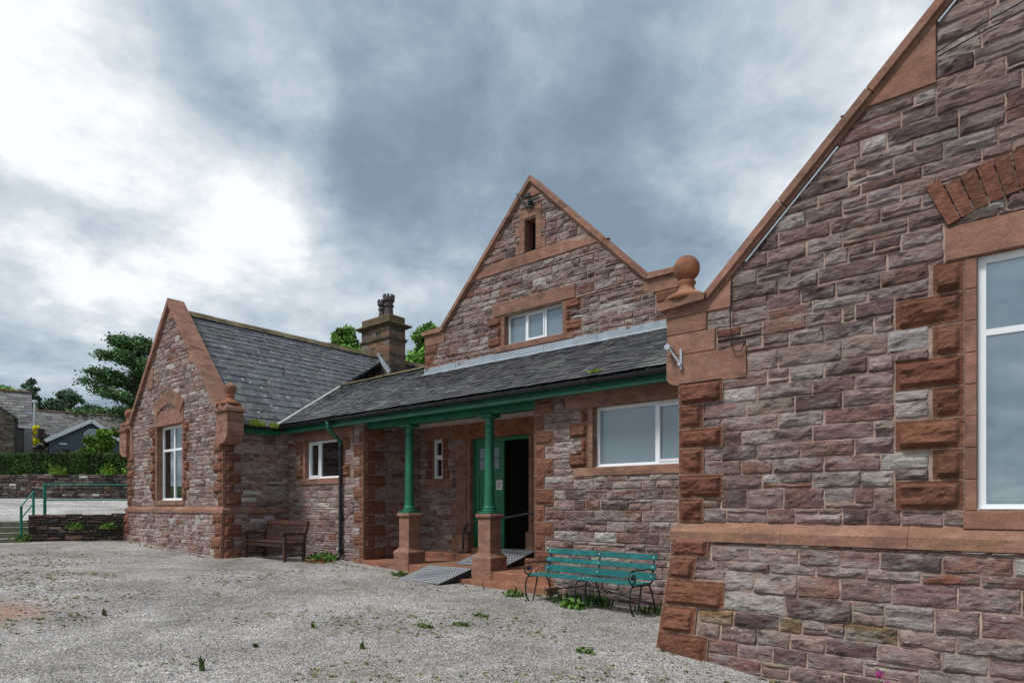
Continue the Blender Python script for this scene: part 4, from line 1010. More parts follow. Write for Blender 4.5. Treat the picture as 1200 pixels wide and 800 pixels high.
dp.tube([(px_-.02, EY, 3.60), (px_-.02, EY, 3.50), (px_-.02, EY+.02, 3.44), (px_, EY+.26, 3.22), (px_, EY+.34, 3.14), (px_, EY+.34, 3.04)], .042, 12, mi=1); dp.lathe([(.055, 3.55), (.058, 3.60), (.05, 3.62)], (px_-.02, EY, 0), 12, mi=1)
dp.tube([(px_, EY+.34, 3.06), (px_, EY+.34, .42)], .042, 12); dp.tube([(px_, EY+.34, .43), (px_, EY+.30, .36), (px_, EY+.22, .31)], .044, 12)
for z in (3.03, 1.32, .55): dp.lathe([(.05, z-.05), (.054, z-.03), (.054, z+.03), (.05, z+.05)], (px_, EY+.34, 0), 12); dp.box(px_-.075, px_+.075, EY+.36, YW-.001, z-.02, z+.02, bev=.004)
part(dp, 'downpipe', ['black', 'green'], smooth=False)
gb = MB(); gb.box(px_-.14, px_+.14, 8.78, 9.06, .1, .31, bev=.02); part(gb, 'gully_kerb', 'concrete')

# ======== chimney on the ridge of the left wing
rng = random.Random(9); cx0, cx1, cy0, cy1 = -19.45, -17.85, 14.5, 15.25
ch = MB()
Fc1 = FY(cy0); Fc2 = frame_of((cx1, 0, 0), (0, 1, 0), (1, 0, 0))
ch.box(cx0+.01, cx1-.01, cy0+.01, cy1-.01, 5.6, 8.1, mi=0, col=(.2, .15, .13))
CP = [((.13, .09, .08), 4), ((.06, .05, .05), 5), ((.19, .10, .075), 2), ((.2, .175, .16), 2)]
masonry(ch, Fc1, cx0, cx1, 5.6, 7.62, [], rng, CP, res=.1, relief=.015, hs=(3, 4, 4), ws=(5, 9)); masonry(ch, Fc2, cy0, cy1, 5.6, 7.62, [], rng, CP, res=.1, relief=.015, hs=(3, 4, 5), ws=(5, 12))
masonry(ch, Fc1, cx0, cx1, 7.72, 8.08, [], rng, CP, res=.1, relief=.015, hs=(3, 4), ws=(5, 9)); masonry(ch, Fc2, cy0, cy1, 7.72, 8.08, [], rng, CP, res=.1, relief=.015, hs=(3, 4), ws=(5, 12))
chim = part(ch, 'chimney', ['sandlich', 'mortar'])
cs = MB()
cs.box(cx0-.07, cx1+.07, cy0-.07, cy1+.07, 7.62, 7.70, (.10, .07, .055), .02); cs.box(cx0-.03, cx1+.03, cy0-.03, cy1+.03, 7.56, 7.619, (.10, .07, .055), .01)
cs.box(cx0-.09, cx1+.09, cy0-.09, cy1+.09, 8.08, 8.13, (.09, .065, .05), .01); cs.box(cx0-.19, cx1+.19, cy0-.19, cy1+.19, 8.132, 8.20, (.12, .09, .055), .02)
cs.prism([(cx0-.17, 8.20), (cx1+.17, 8.20), (cx1+.02, 8.26), (cx0-.02, 8.26)], cy0-.05, cy1+.05, (.12, .095, .05))
cs.box(cx0-.0, cx1+.0, cy0-.0, cy1+.0, 8.26, 8.50, (.13, .09, .06), .02)
sub(cs, 'chimney_cap', 'sandlich', chim)
for (x, y, s, zt_) in ((-18.72, 14.9, .86, 8.47), (-18.36, 14.9, 1.0, 8.47)):
    pt_ = MB(); pt_.lathe([(.21*s, 0), (.21*s, .06), (.17*s, .12), (.15*s, .42*s), (.19*s, .46*s), (.19*s, .50*s), (.155*s, .53*s), (.155*s, .60*s), (.215*s, .66*s), (.215*s, .78*s), (.13*s, .78*s), (.12*s, .5*s)], (x, y, zt_), 16)
    for k in range(8):
        t = math.pi*2*k/8; M_ = Matrix.Translation((x+.185*s*math.cos(t), y+.185*s*math.sin(t), zt_+.82*s)) @ Matrix.Rotation(t, 4, 'Z'); pt_.box(-.03, .03, -.045*s, .045*s, -.045, .055*s, M_=M_)
    sub(pt_, 'chimney_pot', surf('pot_clay', (.075, .06, .065), .6, .3, 6, .2, 30), chim)
lf_ = MB(); lf_.beam((RXx+.05, cy0-.03, RZ+.06), (cx1+.06, cy0-.03, RZ-kl*(cx1-RXx)+.02), .02, .17); sub(lf_, 'lead_flashing', 'lead', chim)

# ======== benches
def green_bench():
    t = thing('park_bench', 'teal slatted bench on black scrolled ironwork, standing on the gravel below the frosted window', 'bench', (-5.42, 8.36, g(-5.4)+.005), R(-4.5))
    Lh = 1.07
    fr_x = (-Lh+.06, .02, Lh-.06)
    for x in fr_x:
        m = MB()
        # front C leg, back leg, seat bearer, back upright
        m.tube([(x, -.30, .435), (x, -.345, .40), (x, -.375, .30), (x, -.37, .18), (x, -.34, .08), (x, -.29, .012), (x, -.26, .012)], .013, 8)
        m.tube([(x, .12, .42), (x, .20, .30), (x, .26, .14), (x, .30, .012), (x, .335, .012)], .013, 8)
        m.tube([(x, -.08, .42), (x, -.13, .22), (x, -.20, .012)], .012, 8)
        m.tube([(x, -.31, .432), (x, -.1, .425), (x, .14, .425), (x, .20, .46), (x, .235, .60), (x, .28, .86)], .013, 8)
        if x != fr_x[1]:
            sp = [(x, .225, .62), (x, .10, .655), (x, -.05, .645), (x, -.20, .66), (x, -.30, .64)]
            for i in range(20):
                a = math.pi/2+i*.40; r = .115*(1-i/26); sp.append((x, -.30-0.0+r*math.cos(a)*1., .545+r*math.sin(a)))
            m.tube(sp, .011, 8); m.tube([(x-.018, -.31, .545), (x+.018, -.31, .545)], .026, 10)
        m.build('iron_frame', 'iron', t, local=True)
    s = MB(); s.tube([(fr_x[0], .10, .16), (fr_x[1], -.02, .34)], .012, 6); s.tube([(fr_x[1], -.02, .34), (fr_x[2], .10, .16)], .012, 6); s.build('cross_brace', 'iron', t, local=True)
    def slat(c, tilt, wd, name='slat'):
        m = MB(); Mx = Matrix.Translation(c) @ Matrix.Rotation(tilt, 4, 'X'); m.box(-Lh, Lh, -wd/2, wd/2, -.011, .011, bev=.005, M_=Mx); o = m.build(name, 'teal', t, local=True)
        b = MB()
        for x in fr_x: b.lathe([(.010, 0), (.010, .004), (.005, .007)], (x, 0, .011), 8)
        b.v = [tuple(Mx @ Vector(v)) for v in b.v]; bo = b.build('bolt', 'white', None, local=True); bo.parent = o
        return o
    for y in (-.27, -.165, -.06, .045): slat((0, y, .455), 0, .088)
    bt = R(90-12)
    slat((0, .195, .535), bt, .115); slat((0, .225, .675), bt, .085); o = slat((0, .258, .815), bt, .09)
    M_ = Matrix.Translation((.0, .2465, .815)) @ Matrix.Rotation(bt, 4, 'X')
    te = text('ST WY', .062, Matrix.Translation((0.02, .258, .815)) @ Matrix.Rotation(bt, 4, 'X') @ Matrix.Translation((0, 0, .0115)), 'lettering', 'ink', o); te.location = (0, 0, 0)
    return t
green_bench()
def wood_bench():
    t = thing('garden_bench', 'dark brown wooden bench with armrests in the corner beside the left gable', 'bench', (-14.22, 8.06, g(-14.2)+.005), R(1))
    W = (.062, .027, .018); Lh = .90; rg = random.Random(4)
    def b(name, *a, **k):
        m = MB(); m.box(*a, col=jit(W, .25, rg), bev=.006); return m.build(name, 'wood', t, local=True)
    for s in (-1, 1):
        x = s*(Lh-.035)
        b('front_leg', x-.035, x+.035, -.31, -.24, 0, .60)
        m = MB(); m.beam((x, .22, 0), (x, .22, .44), .07, .07, jit(W, .2, rg), .006, up=Vector((1, 0, 0))); m.beam((x, .22, .42), (x, .335, .92), .065, .065, jit(W, .2, rg), .006, up=Vector((1, 0, 0))); m.build('back_leg', 'wood', t, local=True)
        b('side_rail', x-.02, x+.02, -.24, .19, .34, .42); b('stretcher', x-.018, x+.018, -.24, .19, .10, .145)
        m = MB(); m.prism([(-.36, .625), (-.34, .60), (-.26, .602), (.26, .602), (.27, .645), (0, .65), (-.25, .665), (-.345, .655)], -.04, .04, jit(W, .2, rg))
        m.v = [(x+v[1], v[0], v[2]) for v in m.v]; m.build('armrest', 'wood', t, local=True)
    b('front_rail', -Lh+.07, Lh-.07, -.29, -.26, .33, .42)
    for i in range(6):
        y = -.285+i*.082; z = .43-.02*math.sin(math.pi*i/5); b('seat_slat', -Lh+.0 if i == 0 else -Lh+.05, Lh if i == 0 else Lh-.05, y-.034, y+.034, z, z+.022)
    m = MB(); Mx = Matrix.Translation((0, .335, .93)) @ Matrix.Rotation(R(-13), 4, 'X'); m.box(-Lh+.0, Lh-.0, -.022, .022, -.11, .0, col=W, bev=.008, M_=Mx); tr = m.build('top_rail', 'wood', t, local=True)
    m = MB(); m.box(-.045, .045, -.027, -.0225, -.075, -.035, M_=Mx); q = m.build('plaque', 'brass', None, local=True); q.parent = tr
    m = MB(); m.beam((-Lh+.07, .235, .49), (Lh-.07, .235, .49), .03, .06, W, .005); m.build('lower_rail', 'wood', t, local=True)
    for i in range(19):
        x = -.78+i*1.56/18; m = MB(); m.beam((x, .24, .515), (x, .312, .825), .042, .014, jit(W, .25, rg), .003, up=Vector((0, 1, 0))); m.build('back_slat', 'wood', t, local=True)
wood_bench()

# ======== foliage
rn = np.random.default_rng(5)
def leafmesh(name, pts, size, cols, mat='leaf', parent=None, flat=0., aspect=.6, up=None, kind=None):
    """many small leaf-sized quads; pts Nx3, size N, cols Nx3"""
    n = len(pts); a = rn.normal(size=(n, 3)); a[:, 2] *= (1-flat); a /= np.linalg.norm(a, axis=1)[:, None]
    if up is not None: a = a*.45+np.array([0, 0, 1.])*up; a /= np.linalg.norm(a, axis=1)[:, None]
    b = rn.normal(size=(n, 3)); b[:, 2] *= (1-flat*.6); b -= a*(a*b).sum(1)[:, None]; b /= np.linalg.norm(b, axis=1)[:, None]
    s = size[:, None]; q = np.stack([pts+a*s, pts+b*s*aspect, pts-a*s, pts-b*s*aspect], 1).reshape(-1, 3)
    me = bpy.data.meshes.new(name); me.vertices.add(4*n); me.vertices.foreach_set('co', q.astype(np.float32).ravel())
    me.loops.add(4*n); me.loops.foreach_set('vertex_index', np.arange(4*n, dtype=np.int32)); me.polygons.add(n); me.polygons.foreach_set('loop_start', np.arange(0, 4*n, 4, dtype=np.int32))
    try: me.polygons.foreach_set('loop_total', np.full(n, 4, dtype=np.int32))
    except Exception: pass
    me.materials.append(MT[mat]); ca = me.color_attributes.new('Col', 'FLOAT_COLOR', 'CORNER')
    ca.data.foreach_set('color', np.repeat(np.concatenate([cols, np.ones((n, 1))], 1), 4, axis=0).astype(np.float32).ravel()); me.update(calc_edges=True); me.validate()
    o = bpy.data.objects.new(name, me); COL.objects.link(o)
    if parent is not None: o.parent = parent
    if kind: o['kind'] = kind
    return o
def cvar(base, n, a=.35, tw=.15):
    k = 1+rn.uniform(-a, a, (n, 1)); return np.clip(np.array(base)[None]*k*(1+rn.uniform(-tw, tw, (n, 3))), 0, 1)
def clumps(centres, radii, per, base, squash=.75):
    P = []; C = []
    for c, r in zip(centres, radii):
        n = int(per*rn.uniform(.5, 1.5)); d = rn.normal(size=(n, 3)); d /= np.linalg.norm(d, axis=1)[:, None]; rr = r*rn.uniform(.05, 1.25, (n, 1))
        P.append(np.array(c)+d*rr*np.array([1, 1, squash])); k = rn.uniform(.6, 1.6); C.append(cvar(np.array(base)*k, n, .25))
    return np.concatenate(P), np.concatenate(C)
def tree(name, label, x, y, z0, top, rad, base, seed, n=26, per=420, leaf=.16, bottom=.25, group=None, cat='tree', squash=.8, lean=0, trunk=.3, shape=None):
    rg = random.Random(seed); t = thing(name, label, cat, (x, y, z0), 0, group); H_ = top-z0
    tm = MB(); tm.tube([(0, 0, -.3), (.1, .05, H_*.25), (.15*rad*.3, -.05, H_*.5), (0, .1, H_*.82)], [trunk, trunk*.8, trunk*.5, trunk*.15], 8)
    cs = []; rs_ = []
    for i in range(n):
        f = bottom+(1-bottom)*((i+.5)/n)**.9; ang = rg.uniform(0, 6.28)
        env = (math.sin(math.pi*min(1, (f-bottom)/(1-bottom)*.80+.18)))**.6 if shape is None else shape(f)
        rr = rad*env*rg.uniform(.25, .95)
        c = (rr*math.cos(ang), rr*math.sin(ang), H_*f-rad*.12); cs.append(c); rs_.append(rad*rg.uniform(.15, .30)*(.6+.5*env))
        tm.tube([(0, 0, H_*max(.15, f-.25)), (c[0]*.5, c[1]*.5, H_*max(.2, f-.12)), c], [trunk*.35, trunk*.2, trunk*.06], 6)
    tm.build('trunk', 'bark', t, local=True)
    P, C = clumps(cs, rs_, per*.40, np.array(base)*1.75, squash); leafmesh('crown', P, rn.uniform(.6, 1.3, len(P))*leaf, C, parent=t)
    return t
# cedar behind the left gable: flat shelves of foliage
def cedar(x, y, z0, top):
    t = thing('cedar_tree', 'tall dark cedar with flat layered branches rising behind the left gable', 'tree', (x, y, z0)); H_ = top-z0; rg = random.Random(2)
    tm = MB(); tm.tube([(0, 0, -.5), (.1, 0, H_*.5), (0, .1, H_*.97)], [.55, .38, .08], 10); P = []; C = []
    for k in range(66):
        f = .10+.9*(k/65)**.95; ang = rg.uniform(0, 6.28)+k*2.4; ln = (4.6*(1-f)**.45+.7)*rg.uniform(.6, 1.1); zb = H_*f*.98
        e = (ln*math.cos(ang), ln*math.sin(ang), zb+ln*rg.uniform(-.02, .12)); tm.tube([(0, 0, zb-.3), (e[0]*.5, e[1]*.5, zb+.1), e], [.11, .07, .02], 5)
        for q in range(11):
            u = rg.uniform(.25, 1.08); w_ = (.42+.5*ln/6*(1.05-abs(u-.6)))*rg.uniform(.7, 1.2); c = np.array([e[0]*u+rg.uniform(-.5, .5)*w_, e[1]*u+rg.uniform(-.5, .5)*w_, zb+(e[2]-zb)*u+.1])
            n = 70; d = rn.normal(size=(n, 3))*np.array([w_*.55, w_*.55, .20]); P.append(c+d); C.append(cvar(np.array((.12, .21, .085))*rg.uniform(.6, 1.6), n, .35))
    tm.build('trunk', 'bark', t, local=True); P = np.concatenate(P); leafmesh('crown', P, rn.uniform(.6, 1.3, len(P))*.13, np.concatenate(C), parent=t, flat=.5)
cedar(-60.9, 21.2, zhill(-60.9, 21.2), 16.1)
G1, G2, G3 = (.05, .115, .02), (.035, .075, .03), (.06, .10, .058)
tree('broadleaf_tree', 'bright green tree just left of the chimney stack, behind the roof ridge', -38.1, 27.0, zhill(-38, 27), 14.5, 2.0, (.085, .15, .03), 3, n=95, per=420, leaf=.15)
tree('broadleaf_tree', 'bright green tree in the gap between chimney stack and middle gable', -29.9, 27.6, zhill(-29.9, 27.6), 13.3, 2.3, (.08, .15, .03), 4, n=95, per=420, leaf=.14)
tree('grey_green_tree', 'feathery grey green tree rising between the stone house and the cedar', -87.3, 23.2, 7, 15.3, 3.0, G3, 5, n=85, per=190, leaf=.19, group=None)
tree('grey_green_tree', 'rounder grey green tree right above the long slate roof, next to the cedar', -86.0, 25.6, 7, 13.7, 2.8, G3, 6, n=80, per=190, leaf=.18)
tree('grey_green_tree', 'low grey green tree fading down behind the right end of the slate roof', -84.5, 28.0, 7, 12.6, 2.2, G3, 16, n=50, per=170, leaf=.17)
tree('birch_tree', 'slender wispy tree directly behind the right edge of the stone house', -88.2, 20.1, 7, 16.2, 1.7, (.06, .10, .06), 7, n=75, per=140, leaf=.17, bottom=.1)
tree('broadleaf_tree', 'bright green treetop showing over the stone house roof at far left', -88.0, 17.4, 7, 14.9, 3.4, (.085, .17, .02), 8, n=80, per=260, leaf=.18)
def shrub(name, label, x, y, z, rad, h, base, seed, per=260, n=14, leaf=.06, group=None, cat='shrub', mat='leaf'):
    rg = random.Random(seed); t = thing(name, label, cat, (x, y, z), 0, group); cs = []; rr = []; tm = MB()
    for i in range(n):
        a = rg.uniform(0, 6.28); q = rad*rg.uniform(0, .8); c = (q*math.cos(a), q*math.sin(a), h*rg.uniform(.25, .85)); cs.append(c); rr.append(rad*rg.uniform(.25, .45)); tm.tube([(0, 0, -.05), (c[0]*.6, c[1]*.6, c[2]*.5), c], [.02*rad, .015*rad, .006*rad], 5)
    tm.build('stems', 'bark', t, local=True)
    P, C = clumps(cs, rr, per, base); leafmesh('foliage', P, rn.uniform(.6, 1.3, len(P))*leaf, C, parent=t); return t
shrub('leafy_shrub', 'yellow green shrub above the hedge in front of the blue grey house', -40.3, 12.3, 3.0, 1.15, 3.3, (.12, .22, .03), 9, per=420, n=22, leaf=.09)
shrub('yellow_shrub', 'bright yellow flowering shrub between the two slate roofed houses', -58.4, 13.6, 5.6, .55, 2.4, (.75, .62, .02), 10, per=220, n=10, leaf=.10)

# ======== upper yard: walls, hedge, railings, steps
rng = random.Random(41)
def wall_thing(name, label, A, B, zb, zt0, zt1, thick, res, cw, ch, pal, cat='wall'):
    A = Vector((A[0], A[1], 0)); B = Vector((B[0], B[1], 0)); t = thing(name, label, cat, (A.x, A.y, zb)); ax = (B-A).normalized(); nr = Vector((ax.y, -ax.x, 0)); Ln = (B-A).length
    F0 = frame_of(A, ax, nr); mb = MB(); m2 = int(Ln/8)+1
    mb2 = MB()
    for i in range(m2):
        a, b = Ln*i/m2, Ln*(i+1)/m2; ta = zt0+(zt1-zt0)*(a+b)/2/Ln
        masonry(mb, F0, a, b, zb, ta-.06, [], rng, pal, res=res, cw=cw, ch=ch, relief=.045, hs=(1, 2, 2), ws=(2, 6), gap=.010)
        u = a
        while u < b-.02:                                  # rough cope stones
            l = min(rng.uniform(.18, .4), b-u); P = [F0(q, z, h) for z in (ta-.06, ta+rng.uniform(-.01, .04)) for h in (.02, -thick) for q in (u+.005, u+l-.005)]
            mb2.add(P, [(0, 1, 3, 2), (4, 6, 7, 5), (0, 4, 5, 1), (2, 3, 7, 6), (0, 2, 6, 4), (1, 5, 7, 3)], jit(pick(pal, rng), .3, rng)); u += l
    mb.v = [(v[0], v[1], v[2]) for v in mb.v]; mb.build('stonework', ['drystone', surf('dark_joint', (.035, .03, .028), .95, .3, 8, .3, 40)], t)
    mb2.build('cope_stones', 'drystone', t)
DP = [((.07, .055, .05), 8), ((.12, .095, .085), 5), ((.20, .17, .15), 2.5), ((.14, .085, .07), 2), ((.42, .40, .37), .7)]
a_ = wl(0, 0); b_ = wl(4.6, 0)
wall_thing('low_stone_wall', 'low dark dry stone retaining wall between garden steps and left gable', (a_.x, a_.y), (b_.x, b_.y), .3, 1.345, 1.36, .35, .06, .06, .05, [((.09, .06, .052), 6), ((.16, .10, .085), 4), ((.05, .042, .04), 5), ((.24, .16, .13), 1.5)])
wall_thing('boundary_wall', 'long dark dry stone wall topped by the clipped hedge at the back of the upper yard', (-47.5, -.62), (-22, 20.72), 1.5, 3.06, 3.16, .5, .09, .09, .07, DP)
# hedge: one clipped mass
hg = thing('clipped_hedge', 'long dark green clipped hedge growing on top of the boundary wall', 'hedge', (-37.9, 7.4, 3.1)); hx = (Vector((-22, 20.72, 0))-Vector((-47.5, -.62, 0))); hl = hx.length; hx.normalize(); hn = Vector((-hx.y, hx.x, 0))
n = 90000; u = rn.uniform(0, hl, n); face = rn.random(n); top = face < .3
dd = np.where(top, rn.uniform(0, 1.2, n), rn.uniform(-.02, .10, n)); zq = np.where(top, 4.12+rn.normal(0, .03, n), rn.uniform(3.05, 4.13, n)); lump = np.array([.03*noise.noise(Vector((a*1.1, b*1.3, 0))) for a, b in zip(u, zq)]); dd = dd+np.where(top, 0, lump); zq = zq+np.where(top, lump*.8, 0)
o0 = np.array([-47.5, -.62, 0])+np.array(hn)*.42
P = o0+u[:, None]*np.array(hx)+dd[:, None]*np.array(hn); P[:, 2] = zq
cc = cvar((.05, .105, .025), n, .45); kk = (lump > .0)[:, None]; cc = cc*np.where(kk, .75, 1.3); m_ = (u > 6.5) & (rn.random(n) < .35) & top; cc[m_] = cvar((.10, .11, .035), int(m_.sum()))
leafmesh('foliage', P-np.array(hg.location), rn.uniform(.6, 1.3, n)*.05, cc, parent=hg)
hb = MB(); q0 = Vector((-47.5, -.62, 0))+hn*.52; q1 = q0+hx*hl
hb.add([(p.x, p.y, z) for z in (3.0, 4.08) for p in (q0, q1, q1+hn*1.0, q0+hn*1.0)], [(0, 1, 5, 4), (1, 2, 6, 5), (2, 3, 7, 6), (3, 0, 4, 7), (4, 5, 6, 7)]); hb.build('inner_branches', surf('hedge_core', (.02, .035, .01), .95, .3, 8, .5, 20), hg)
# railings
def rail_post(m, p, h, r=.03): m.box(p.x-r, p.x+r, p.y-r, p.y+r, p.z, p.z+h, bev=.004)
rl_ = thing('railing', 'green metal railing with two rails standing on top of the low stone wall', 'railing', tuple(wl(.38, -.02, 1.33)))
pm = MB(); p0 = wl(.36, .15, 1.32); rail_post(pm, p0, .95, .035); pm.build('post', 'railgreen', rl_)
pm = MB(); p2 = wl(4.3, .15, 1.32); rail_post(pm, p2, .95, .035); pm.build('post', 'railgreen', rl_)
for h in (.93, .47):
    pm = MB(); pm.tube([p0+Vector((0, 0, h)), p2+Vector((0, 0, h+.02))], .022, 8); pm.build('rail', 'railgreen', rl_)
hr_ = thing('stair_handrail', 'sloping green handrail with two posts beside the concrete garden steps', 'handrail', tuple(wl(-.12, -.1, .5)))
A_ = wl(-.14, -.12, .48); B_ = wl(-.18, 1.15, 1.05)
pm = MB(); rail_post(pm, A_, 1.12); pm.build('post', 'railgreen', hr_)
pm = MB(); rail_post(pm, B_, 1.02); pm.build('post', 'railgreen', hr_)
for h in (0, -.36):
    pm = MB(); pm.tube([A_+Vector((0, 0, 1.12+h)), B_+Vector((0, 0, 1.0+h))], .02, 8); pm.build('rail', 'railgreen', hr_)
stn = thing('garden_steps', 'four worn concrete steps climbing to the upper yard at the left edge', 'steps', tuple(wl(-1.2, 0, .45)))
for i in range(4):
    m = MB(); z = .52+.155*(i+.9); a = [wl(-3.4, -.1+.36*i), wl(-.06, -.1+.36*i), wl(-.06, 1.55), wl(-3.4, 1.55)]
    vs = [(p.x, p.y, zz_) for zz_ in (z-.155, z) for p in a]; m.add(vs, [(3, 2, 1, 0), (4, 5, 6, 7)]+[(k, (k+1) % 4, (k+1) % 4+4, k+4) for k in range(4)]); m.m[2:] = [1]*(len(m.m)-2); m.build('step', ['concrete', surf('shaded_mossy_riser', (.13, .13, .085), .95, .35, 6, .5, 50, fine=.2)], stn)  # mossy riser tone, darkened to paint in the shadows under the nosings
sk = MB(); a = [wl(-3.4, -.3, .2), wl(-.0, -.3, .2), wl(-.0, -.08, .2), wl(-3.4, -.08, .2)]; sk.add([(p.x, p.y, z) for z in (.2, .545) for p in a], [(3, 2, 1, 0), (4, 5, 6, 7)]+[(k, (k+1) % 4, (k+1) % 4+4, k+4) for k in range(4)]); sk.build('bottom_slab', 'concrete', stn)

# ======== houses beyond the hedge (built facing the yard)
HA = R(35)+math.pi/2
def house_frame(x, y): # local frame: +x along the picture plane to the right, -y towards the yard
    d = Vector((x, y, 0)).normalized(); return Matrix(((-d.y*-1, d.x, 0), (-d.x*1, d.y, 0), (0, 0, 1)))
def hthing(name, label, x, y, z, rz):
    return thing(name, label, 'house', (x, y, z), rz)
GR = [((.17, .125, .09), 6), ((.22, .17, .12), 4), ((.12, .09, .07), 4), ((.27, .21, .15), 2)]
azim = lambda x, y: math.atan2(y, x)-math.pi/2
# stone house, gable to the yard, taller slated block behind
x, y = -47.3, 9.9; HS = hthing('stone_house', 'brown stone house with slate roofs at the far left beyond the hedge', x, y, 2.6, azim(x, y))
m = MB(); masonry(m, lambda u, z, h: (u, -h, z), -6.4, .05, 0, 8, [(-6.4, -6.4, 0, 0)], rng, GR, res=.2, cw=.09, ch=.075, relief=.02, openings=[(-2.32, -1.62, 3.0, 4.2)], inside=lambda u, z: z < 4.35+.78*min(.05-u, u+6.4), hs=(1, 2), ws=(3, 8))
m.build('gable_wall', ['stone', 'mortar'], HS, local=True, clip=[(Vector((.05, 0, 4.33)), Vector((.78, 0, 1)).normalized()), (Vector((-6.4, 0, 4.33)), Vector((-.78, 0, 1)).normalized())])
m = MB()
for (a, b, c, d) in ((-2.55, -1.4, 4.2, 4.42), (-2.55, -1.4, 2.84, 3.0), (-1.62, -1.4, 3.0, 4.2), (-2.55, -2.32, 3.0, 4.2)): m.box(a, b, -.04, .1, c, d, jit(SAND, .1, rng))
m.build('window_surround', 'sand', HS, local=True)
m = MB(); m.box(-2.32, -1.62, .06, .08, 3.0, 4.2); wn = m.build('window', 'frost', HS, local=True)
m = MB(); m.box(-.0, .05, .02, 6, 0, 4.3); m.build('side_wall', 'stone', HS, local=True)
m = MB()
for s in (0, 1):
    e = Vector((.22, -.12, 4.28)) if s == 0 else Vector((-6.57, -.12, 4.28)); tp = Vector((-3.175, -.12, 4.28+.78*3.4)); q = Vector((0, 6, 0))
    m.add([e, tp, tp+q, e+q, e-Vector((0, 0, .1)), tp-Vector((0, 0, .1)), tp+q-Vector((0, 0, .1)), e+q-Vector((0, 0, .1))], [(0, 1, 2, 3), (0, 4, 5, 1), (7, 6, 5, 4), (0, 3, 7, 4)], (.07, .07, .075))
m.build('roof', 'slate', HS, local=True)
m = MB(); m.tube([(.18, -.10, 4.2), (.10, -.08, 4.0), (.10, -.08, .1)], .05, 8); m.build('downpipe', 'black', HS, local=True)
def roof_local(name, parent, x0, x1, y0, z0, y1, z1, rg, e=.25, w_=.4, col=(.12, .12, .125), mat='slate'):
    mb = MB(); O = Vector((x0, y0, z0)); up_ = Vector((0, y1-y0, z1-z0)); Ls = up_.length; up_.normalize(); nr = Vector((1, 0, 0)).cross(up_); t = 0
    mb.add([O-nr*.03, O+Vector((x1-x0, 0, 0))-nr*.03, O+Vector((x1-x0, 0, 0))+up_*Ls-nr*.03, O+up_*Ls-nr*.03], [(0, 1, 2, 3)], (.03, .03, .03))
    while t < Ls:
        u = -rg.uniform(0, w_)
        while u < x1-x0:
            ww = w_*rg.uniform(.7, 1.3); a, b = max(0, u)+.004, min(u+ww, x1-x0)-.004
            if b-a > .03:
                c = jit(col, .45, rg); t1 = min(t+e*1.3, Ls)
                P = lambda q, tt, hh: O+Vector((q, 0, 0))+up_*tt+nr*hh
                mb.add([P(a, t, .03), P(b, t, .03), P(b, t1, .0), P(a, t1, .0), P(a, t, 0), P(b, t, 0)], [(0, 1, 2, 3), (4, 5, 1, 0)], c)
            u += ww
        t += e
    return mb.build(name, mat, parent, local=True)
m = MB(); m.box(-9, .82, 5.2, 10, 0, 4.6, (.25, .22, .2)); m.box(.55, 1.0, 4.9, 5.3, 0, 4.25, (.35, .32, .3)); m.build('rear_block', 'stone', HS, local=True)
roof_local('rear_roof', HS, -9, 1.0, 4.9, 4.2, 7.6, 6.95, rng, .3, .45, (.15, .148, .145))
m = MB(); m.tube([(-9, 7.6, 7.0), (1.0, 7.6, 7.0)], .1, 6, (.2, .13, .08)); m.build('ridge_tiles', 'moss', HS, local=True)
# long slate roofed range
x, y = -58.5, 16.9; LR = hthing('slate_roofed_house', 'long low house with a wide mottled slate roof, a metal flue and a rooflight', x, y, 3.9, azim(x, y))
m = MB(); m.box(-3.75, 7.3, 0, 4.6, 0, 2.6, (.2, .18, .16)); m.build('walls', 'stone', LR, local=True)
roof_local('roof', LR, -3.9, 7.4, -.3, 2.2, 2.6, 5.35, rng, .27, .4, (.15, .145, .14)); roof_local('roof', LR, -3.9, 7.4, 5.5, 2.2, 2.6, 5.35, rng, .4, .6, (.12, .12, .12))
m = MB(); m.tube([(-3.9, 2.6, 5.4), (7.4, 2.6, 5.4)], .09, 6, (.28, .17, .12)); m.build('ridge_tiles', 'moss', LR, local=True)
m = MB(); m.tube([(-3.35, 1.0, 3.3), (-3.35, 1.0, 5.85)], .10, 10); m.lathe([(.2, 5.82), (.2, 5.92), (.1, 6.0)], (-3.35, 1.0, 0), 10); m.box(-3.6, -3.1, .75, 1.2, 3.3, 3.5); m.build('flue', 'steel', LR, local=True)
m = MB(); Mx = Matrix.Translation((-1.55, .55, 3.18)) @ Matrix.Rotation(math.atan2(3.15, 2.9), 4, 'X'); m.box(-.38, .38, -.3, .3, 0, .08, M_=Mx); m.build('rooflight', 'white', LR, local=True)
m = MB(); m.tube([(5.6, .3, 2.6), (5.6, .3, 5.0)], .06, 8); m.build('vent_pipe', 'white', LR, local=True)
